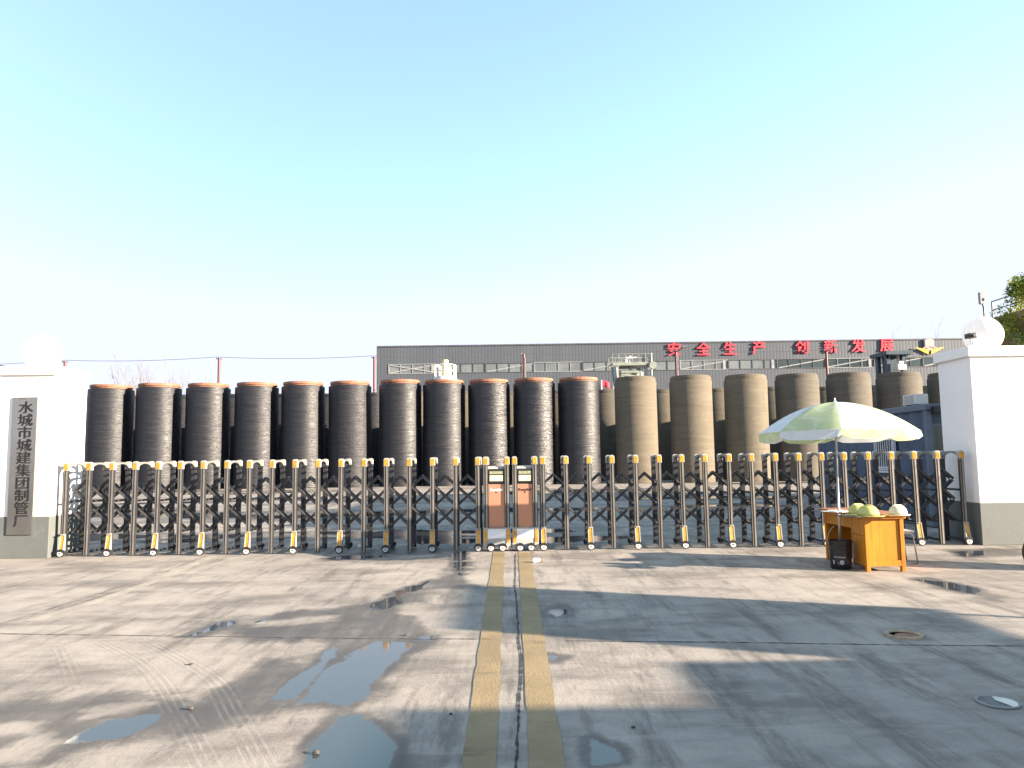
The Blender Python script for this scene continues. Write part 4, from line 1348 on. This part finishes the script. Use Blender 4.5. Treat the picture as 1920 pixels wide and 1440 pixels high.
# black bucket holding the parasol
p = ground(1577.5, 1066)
UB = p
t = thing('bucket', 'black plastic bucket with worn grey print holding the parasol pole', 'bucket', p, R(-23))
MB().lathe([(.0001, 0), (.134, 0), (.138, .01), (.148, .28), (.155, .285), (.155, .30), (.150, .305), (.150, .33), (.157, .335), (.157, .365), (.160, .372), (.160, .39), (.145, .39), (.140, .30), (.0001, .30)], 40).build('body', M['bucket'], t, auto=35)
hd_ = MB().tube([(-.160, 0, .36)] + [(-.16 * math.cos(a_), -.02 + .0 * a_, .36 + .24 * math.sin(a_)) for a_ in np.linspace(.15, 1.2, 9)], .004, 6)
hd_.tube([(.163, -.03, .36), (.160, -.035, .20), (.150, -.03, .04)], .005, 6)
hd_.build('handle', M['gate_cap'], t)
pm = MB()
rb_ = random.Random(11)
def stamp(cx_, cz_, pts):
    vs = []
    for x, z in pts:
        an = (cx_ + x) / .146
        rr = .1345 + .0137 * (cz_ + z) / .28 + .0035
        vs.append((rr * math.sin(an), -rr * math.cos(an), cz_ + z))
    pm.add(vs, [tuple(range(len(vs)))])
stamp(.015, .10, [(.030 * math.cos(a_), .032 * math.sin(a_)) for a_ in np.linspace(0, 6.0, 14)])
stamp(-.02, .085, [(-.02, .02), (-.012, .022), (-.008, -.02), (-.016, -.022)])
stamp(-.10, .10, [(-.02, .03), (.0, .02), (.02, .03), (.008, .005), (.012, -.03), (-.006, -.03), (-.008, .0)])
for q in range(9):
    x, z = -.09 + q * .018, .17 + rb_.uniform(-.008, .008)
    stamp(x, z, [(-.006, -.008), (.005, -.010), (.006, .008), (-.004, .012)])
po = pm.build('print', M['label_grey'], t)
sm_ = po.modifiers.new('thick', 'SOLIDIFY'); sm_.thickness = .001

# parasol
rim_z, apex_z, UR = 1.893, 2.320, 1.055
t = thing('parasol', 'pale green and white parasol planted in the bucket beside the desk', 'parasol', (p.x, p.y, .31))
base = .31
t.rotation_euler = (R(-.9), 0, 0)
MB().tube([(0, 0, -.005), (.02, 0, .95)], .017, 12).tube([(.02, 0, .93), (.05, 0, apex_z - base - .02)], .013, 12).build('pole', M['pole_grey'], t, smooth=True)
cxo = .05
cg = MB()
SEG, RINGS = 6, 12
ph0 = R(-113 + 3)                        # one seam faces the road
def dome(ang, u):
    """point on the canopy: u from 0 apex to 1 rim, ang around"""
    kk = (ang - ph0) % (math.pi / 4) / (math.pi / 4)
    sag = math.sin(math.pi * kk)
    r_ = UR * u * (1 - .05 * sag * u)
    z = rim_z + (apex_z - rim_z) * (1 - u ** 1.95) - .018 * sag * math.sin(math.pi * min(1, u * 1.0)) 
    return (cxo + r_ * math.cos(ang), r_ * math.sin(ang), z - base)
vs, fs, mi = [], [], []
NA = 8 * SEG
for j in range(RINGS + 1):
    for i in range(NA):
        vs.append(dome(ph0 + 2 * math.pi * i / NA + 1e-6, .02 + .98 * j / RINGS))
for j in range(RINGS):
    for i in range(NA):
        pn = i // SEG
        cg.add([], [])
        fs.append((j*NA+i, j*NA+(i+1) % NA, (j+1)*NA+(i+1) % NA, (j+1)*NA+i)); mi.append(0 if pn % 2 == 1 else 1)
cg.v = vs; cg.f = fs; cg.m = mi
co = cg.build('canopy', [M['cloth_green'], M['cloth_white']], t, smooth=True)
vg = MB(); vs, fs, mi = [], [], []
rv = random.Random(4)
for i in range(8):
    base_i = len(vs)
    for q in range(SEG + 1):
        ang = ph0 + 2 * math.pi * (i + q / SEG) / 8 + (1e-6 if q == 0 else (-1e-6 if q == SEG else 0))
        xq, yq, zq = dome(ang, 1.0)
        e = 1 - abs(2 * q / SEG - 1) ** 5
        for w_ in (0, 1, 2):
            dd = .005 + .012 * w_ * math.sin(q * 2.2 + i)
            dz_ = -.002 - w_ * .5 * (.098 + .030 * e - .02 * (1 - e))
            rr = 1 + dd / UR
            vs.append((cxo + (xq - cxo) * rr, yq * rr, zq + dz_))
    for q in range(SEG):
        for w_ in (0, 1):
            a_ = base_i + q * 3 + w_
            fs.append((a_, a_ + 3, a_ + 4, a_ + 1)); mi.append(1 if i % 2 == 1 else 0)
vg.v, vg.f, vg.m = vs, fs, mi
vo = vg.build('valance', [M['cloth_green'], M['cloth_white']], co, smooth=True)
for i in range(8):
    ang = ph0 + 2 * math.pi * i / 8
    pts = [dome(ang, u) for u in np.linspace(.03, 1, 9)]
    MB().tube([(x, y, z - .012) for x, y, z in pts], .005, 6).build('rib', M['pole_grey'], t)
    hub = (cxo + .02 * math.cos(ang), .02 * math.sin(ang), 1.80 - base)
    x, y, z = dome(ang, .5)
    MB().tube([hub, (x, y, z - .014)], .004, 6).build('strut', M['pole_grey'], t)
MB().lathe([(.028, apex_z - base - .01), (.024, apex_z - base + .012), (.010, apex_z - base + .02), (.008, apex_z - base + .06), (.0001, apex_z - base + .065)], 14, (cxo, 0, 0)).build('tip', M['grille_white'], t, auto=40)
MB().lathe([(.026, 1.77 - base), (.026, 1.82 - base)], 12, (cxo + .005, 0, 0)).build('runner', M['grille_white'], t)

# ------------------------------------------------------------------ ground furniture
p = ground(1695, 1192)
t = thing('manhole', 'open round manhole frame with rusty orange inner wall on the shaded slab', 'manhole', p)
t.scale = (.60, .60, 1)
MB().lathe([(.20, .006), (.265, .006), (.27, .0), (.27, .014), (.265, .020), (.215, .020), (.205, .012), (.20, .006)], 40, caps=False).build('frame', pmat("pale_rusty_iron", (.36, .27, .18), .8, var=.3, scale=8), t, auto=40)
MB().lathe([(.0001, .0055), (.2, .0055)], 40).build('pit', M['crack'], t)
MB().lathe([(.0001, .0075), (.155, .0075), (.155, .012), (.0001, .013)], 32, (.01, -.055, 0)).build('lid', M['rust_ring'], t, auto=40)
p = ground(1872, 1319)
t = thing('manhole', 'round manhole lid with bright light painted on one side near the corner of the slab', 'manhole', p)
t.scale = (.62, .62, 1)
MB().lathe([(.185, .004), (.20, .004), (.203, .014), (.19, .016), (.185, .010), (.185, .004)], 40, caps=False).build('frame', M['frame_pale'], t, auto=40)
MB().lathe([(.0001, .003), (.183, .003), (.183, .0085), (.0001, .0085)], 40).build('lid', pmat("dull_iron_lid", (.13, .13, .125), .7, var=.3, scale=12), t, auto=40)
vs = [(.04, -.17, .012)] + [(.178 * math.cos(a_), .178 * math.sin(a_), .012) for a_ in np.linspace(-1.3, 1.3, 16)] + [(.04, .17, .012), (.0, .05, .012), (.03, -.06, .012)]
MB().add(vs, [tuple(range(len(vs)))]).build('patch', pmat("painted_light_patch", (.62, .59, .50), .8), t)  # light on the lid, painted as a pale sheet

p = ground(1007, 1055)
t = thing('paper_cup', 'small white paper cup lying beside the yellow line near the gate', 'cup', p, R(10))
MB().lathe([(.036, -.055), (.028, .05)], 18, (0, 0, .036), 'X').build('cup', M['paper'], t, auto=40)
MB().lathe([(.030, .0501), (.030, .075), (.02, .08)], 18, (0, 0, .036), 'X').build('lid', M['rust_ring'], t, auto=40)

def stone(px, py, s, label, seed):
    rr = random.Random(seed)
    bm = bmesh.new()
    bmesh.ops.create_icosphere(bm, subdivisions=2, radius=s)
    for v_ in bm.verts:
        v_.co *= rr.uniform(.7, 1.15)
        v_.co.z *= .5
    zmin = min(v_.co.z for v_ in bm.verts)
    for v_ in bm.verts: v_.co.z -= zmin
    me_ = bpy.data.meshes.new('stone'); bm.to_mesh(me_); bm.free()
    me_.materials.append(M['stone'])
    o = bpy.data.objects.new('stone', me_); COL.objects.link(o)
    o.location = ground(px, py)
    tag(o, label, 'stone', 'loose stones on the slab')
stone(592, 1414, .022, 'small grey stone at the edge of the dark blue puddle', 1)
stone(357, 1331, .020, 'small dark stone between the muddy tyre tracks', 2)
stone(358, 1247, .018, 'small dark stone lying above the pale tyre tracks near the slab joint', 3)
stone(1187, 1365, .014, 'tiny dark pebble on the shaded slab beside the yellow line', 4)
stone(845, 1340, .012, 'tiny dark pebble on the dry slab beside the yellow line', 5)
stone(760, 1192, .016, 'small dark stone standing in the puddle at the slab joint', 6)

# scooter parked just past the frame edge
p = ground(1921, 1070)
t = thing('scooter', 'grey scooter cut off by the photo edge below the pillar', 'scooter', (p.x + .23, p.y, 0))
MB().lathe([(.14, -.045), (.21, -.045), (.235, -.02), (.235, .02), (.21, .045), (.14, .045)], 32, (0, 0, .235), 'Y').build('wheel', M['rubber'], t, auto=40)
MB().lathe([(.14, -.03), (.14, .03)], 24, (0, 0, .235), 'Y').build('rim', M['grey_plate'], t)
MB().lathe([(.14, -.03), (.235, -.045), (.235, .045), (.14, .03)], 32, (1.25, 0, .235), 'Y').build('wheel', M['rubber'], t, auto=40)
MB().tube([(0, -.07, .235), (.05, -.07, .5), (.18, 0, .75), (.24, 0, 1.0)], .022, 8).tube([(0, .07, .235), (.05, .07, .5), (.18, 0, .75)], .022, 8).build('fork', M['rail_grey'], t)
MB().prism([(.10, .32), (.05, .62), (.16, 1.0), (.26, 1.0), (.36, .62), (.34, .25), (.80, .22), (.90, .62), (1.5, .66), (1.45, .45), (1.1, .30), (1.0, .14), (.30, .14)], -.13, .13).build('body', M['scooter'], t, bevel=.03)
MB().box((.85, -.14, .66), (1.5, .14, .76)).build('seat', M['rubber'], t, bevel=.03)
MB().tube([(.22, -.33, 1.02), (.20, 0, 1.0), (.22, .33, 1.02)], .016, 8).build('handlebar', M['rail_grey'], t)
hl = MB().lathe([(.0001, -.235), (.06, -.22), (.10, -.17), (.11, -.10), (.07, -.02), (.0001, 0)], 20, (.18, 0, .86), 'X').build('headlight', M['scooter'], t, smooth=True)

# ------------------------------------------------------------------ right background: building, pole, trees
BX = 23.0
p0 = at(1860, 598, 25.9)
t = thing('brick_red_building', 'red brown building with a roof railing beyond the plain pillar', 'building', (p0.x, 25.9, 0))
bz = p0.z
MB().box((0, -15.3, 0), (9, 0, bz - .2)).build('wall', M['building_red'], t)
MB().box((-.10, -15.4, bz - .2), (9.1, .1, bz)).build('cornice', pmat("red_purple_cornice", (.20, .10, .10), .7), t)
for i in range(5):
    y = -1.8 - i * 3.0
    for z in (1.0, 3.9):
        wv = MB().box((-.05, y - .7, z), (-.004, y + .7, z + .06)).box((-.05, y - .7, z + 1.44), (-.004, y + .7, z + 1.5)).box((-.05, y - .7, z + .06), (-.004, y - .64, z + 1.44)).box((-.05, y + .64, z + .06), (-.004, y + .7, z + 1.44)).build('window', M['frame_pale'], t)
        MB().box((-.03, y - .64, z + .06), (-.003, y + .64, z + 1.44)).build('pane', M['dark_glass'], wv)
rl = MB()
for i in range(12):
    y = -i * 1.38
    rl.tube([(.03, y, bz), (.03, y, bz + .60)], .022, 6)
for zz in (.30, .60): rl.tube([(.03, 0, bz + zz), (.03, -15.2, bz + zz)], .02, 6)
rl.build('railing', M['rail_grey'], t)

p = at(1838, 600, 30)
t = thing('floodlight_pole', 'slim pole with a white box light rising behind the globe lamp', 'light pole', (p.x + .15, 30, 0))
ztop = at(1834, 566, 30).z
MB().tube([(.12, 0, 0), (.02, 0, ztop - .2), (-.02, 0, ztop)], .035, 8).build('shaft', M['rail_grey'], t)
MB().box((-.15, -.08, ztop - .10), (.03, .05, ztop + .38)).build('lamp', M['frame_pale'], t, bevel=.02)
MB().box((-.02, -.10, ztop + .02), (.015, -.082, ztop + .14)).build('sensor', M['black_plastic'], t)

def bare_tree(px, Y, topy, spread, label, seed, group):
    rr = random.Random(seed)
    p = at(px, topy, Y)
    H_ = p.z
    t = thing('bare_tree', label, 'tree', (p.x, Y, 0), rr.uniform(0, 6), group)
    tm, cm = MB(), MB()
    tm.tube([(0, 0, 0), (.05, 0, H_ * .3), (0, .06, H_ * .52)], [.16, .12, .09], 8)
    def branch(a, d, L, r, lv):
        pts = [a]; dd = d.copy()
        for k_ in range(3):
            dd = (dd + Vector((rr.uniform(-.18, .18), rr.uniform(-.18, .18), .10))).normalized()
            pts.append(pts[-1] + dd * L / 3)
        cm.tube(pts, [r, r * .85, r * .7, r * .45], 4 if lv > 1 else 5, caps=False)
        if lv < 4:
            for _ in range(3 if lv < 3 else 2):
                q = rr.choice(pts[1:])
                nd = (dd + Vector((rr.uniform(-.8, .8), rr.uniform(-.8, .8), rr.uniform(-.05, .5)))).normalized()
                branch(q, nd, L * rr.uniform(.5, .72), r * .55, lv + 1)
    for i in range(9):
        u = .35 + .65 * i / 9
        base_ = Vector((0, 0, H_ * .52 * u))
        an = rr.uniform(0, 6.28)
        sp = spread * rr.uniform(.6, 1.1)
        nd = Vector((math.cos(an) * sp, math.sin(an) * sp, 1)).normalized()
        branch(base_, nd, H_ * (1 - .52 * u) * rr.uniform(.36, .50), .045, 0)
    tm.build('trunk', M['bark'], t, smooth=True)
    cm.build('crown', M['bark'], t, smooth=True)
BT = 'bare winter trees beyond the yard'
bare_tree(247, 78, 656, .38, 'bare tree with a tall pale crown above the first two black pipes', 1, BT)
bare_tree(318, 80, 678, .42, 'bare tree with a low crown above the second and third black pipes', 2, BT)
bare_tree(374, 82, 690, .35, 'small bare sapling beside the open sky red pole', 3, BT)
bare_tree(1692, 106, 612, .30, 'bare tree poking above the hall roof left of the emblem', 4, BT)
bare_tree(1748, 108, 622, .34, 'bare tree barely showing above the hall roof right over the emblem', 5, BT)
bare_tree(1796, 104, 608, .36, 'bare tree with slanted twigs above the hall roof end beside the globe', 6, BT)

# leafy tree at the right edge
Y = 22
tc = at(1934, 600, Y)
t = thing('leafy_tree', 'bright green leafy tree cut off by the photo edge above the pillar', 'tree', (tc.x, Y, 0))
rt = random.Random(9)
tm = MB()
tm.tube([(0, 0, 0), (.05, .05, 1.6), (-.05, 0, 3.2), (0, 0, 5.4)], [.20, .16, .13, .06], 10)
for i in range(7):
    z = 2.2 + i * .35
    an = rt.uniform(0, 6.28)
    L = rt.uniform(.6, 1.2)
    tm.tube([(0, 0, z), (L * .5 * math.cos(an), L * .5 * math.sin(an), z + L * .35), (L * math.cos(an), L * math.sin(an), z + L * .9)], [.05, .035, .015], 6)
tm.build('trunk', M['bark'], t, smooth=True)
lm_ = MB()
clumps = []
for cx_, cz_, r_ in ((-.1, 6.35, .5), (0, 5.9, .62), (-.25, 5.2, .72), (.3, 5.0, .8), (-.2, 4.4, .62), (.5, 4.2, .8), (-.55, 3.75, .78), (.1, 3.5, .85), (.9, 3.6, .8), (-.35, 3.0, .75), (.4, 2.9, .8), (0, 6.4, .4), (-.75, 3.35, .5)):
    for q in range(9):
        a1, a2 = rt.uniform(0, 6.28), rt.uniform(-1, 1)
        clumps.append((Vector((cx_ + r_ * .6 * math.cos(a1), r_ * .8 * math.sin(a1), cz_ + r_ * .55 * a2)), r_ * rt.uniform(.42, .62)))
for c_, r_ in clumps:
    for q in range(110):
        d = Vector((rt.gauss(0, 1), rt.gauss(0, 1), rt.gauss(0, 1))).normalized() * r_ * rt.random() ** .4
        pos = c_ + d
        nrm = (d.normalized() + Vector((rt.uniform(-.7, .7), rt.uniform(-.7, .7), rt.uniform(0, .9)))).normalized()
        tx = nrm.cross(Vector((rt.uniform(-1, 1), rt.uniform(-1, 1), rt.uniform(-1, 1)))).normalized()
        ty = nrm.cross(tx)
        s_ = rt.uniform(.055, .10)
        lm_.add([pos - tx * s_ * .5, pos - ty * s_ * .32 + nrm * .008, pos + tx * s_ * .75, pos + ty * s_ * .32 + nrm * .008], [(0, 1, 2, 3)])
lm_me = bpy.data.meshes.new('crown'); lm_me.from_pydata(lm_.v, [], lm_.f); lm_me.materials.append(M['leaf'])
lo_ = bpy.data.objects.new('crown', lm_me); COL.objects.link(lo_); lo_.parent = t

# a camera box at the far left edge, on its own post behind the pillar
p = at(3, 690, 15.5)
t = thing('surveillance_camera', 'black camera head on a post at the outer edge of the plaque pillar', 'camera', (p.x - .1, 15.5, 0))
MB().tube([(0, 0, 0), (0, 0, p.z - .03)], .035, 8).build('post', M['grille_white'], t)
MB().box((-.14, -.10, p.z - .03), (.13, .10, p.z + .06)).build('housing', M['black_plastic'], t, bevel=.02)

# ------------------------------------------------------------------ unseen casters added past the right edge to shade the road
# unseen block added and sized to throw the broad shade over the near slab
t = thing('shadow_block', 'low flat roofed shadow caster added beside the road, outside the picture', 'shadow caster', (12.0, 0, 0))
MB().box((0, .16, 0), (5, 1.95, 3.0)).box((0, -7, 0), (5, .159, 3.55)).build('wall', M['stained_wall'], t)
wgm = MB()
wgm.add([(0, 1.951, 0), (0, 2.56, 0), (0, 2.56, 2.58), (0, 1.951, 2.99), (.2, 1.951, 0), (.2, 2.56, 0), (.2, 2.56, 2.58), (.2, 1.951, 2.99)],
        [(0, 1, 2, 3), (7, 6, 5, 4), (0, 4, 5, 1), (1, 5, 6, 2), (2, 6, 7, 3), (3, 7, 4, 0)])
wgm.build('shadow_filler', M['stained_wall'], t)  # unseen sloped filler, added to narrow the sunlit wedge on the slab
MB().box((-.04, -3, .3), (-.003, -1, 2.4)).build('door', M['cont_frame'], t)
t = thing('shadow_board', 'wide blank board on two posts added to cast shade, outside the picture', 'notice board', (12.0, 0, 0))  # unseen board, invented to cast the band of shade across the slab
MB().box((-.06, 2.55, 2.13), (.06, 5.0, 3.5)).build('board', M['stained_wall'], t)
for y in (2.75, 4.8):
    MB().tube([(0, y, 0), (0, y, 2.129)], .04, 8).build('post', M['rail_grey'], t)
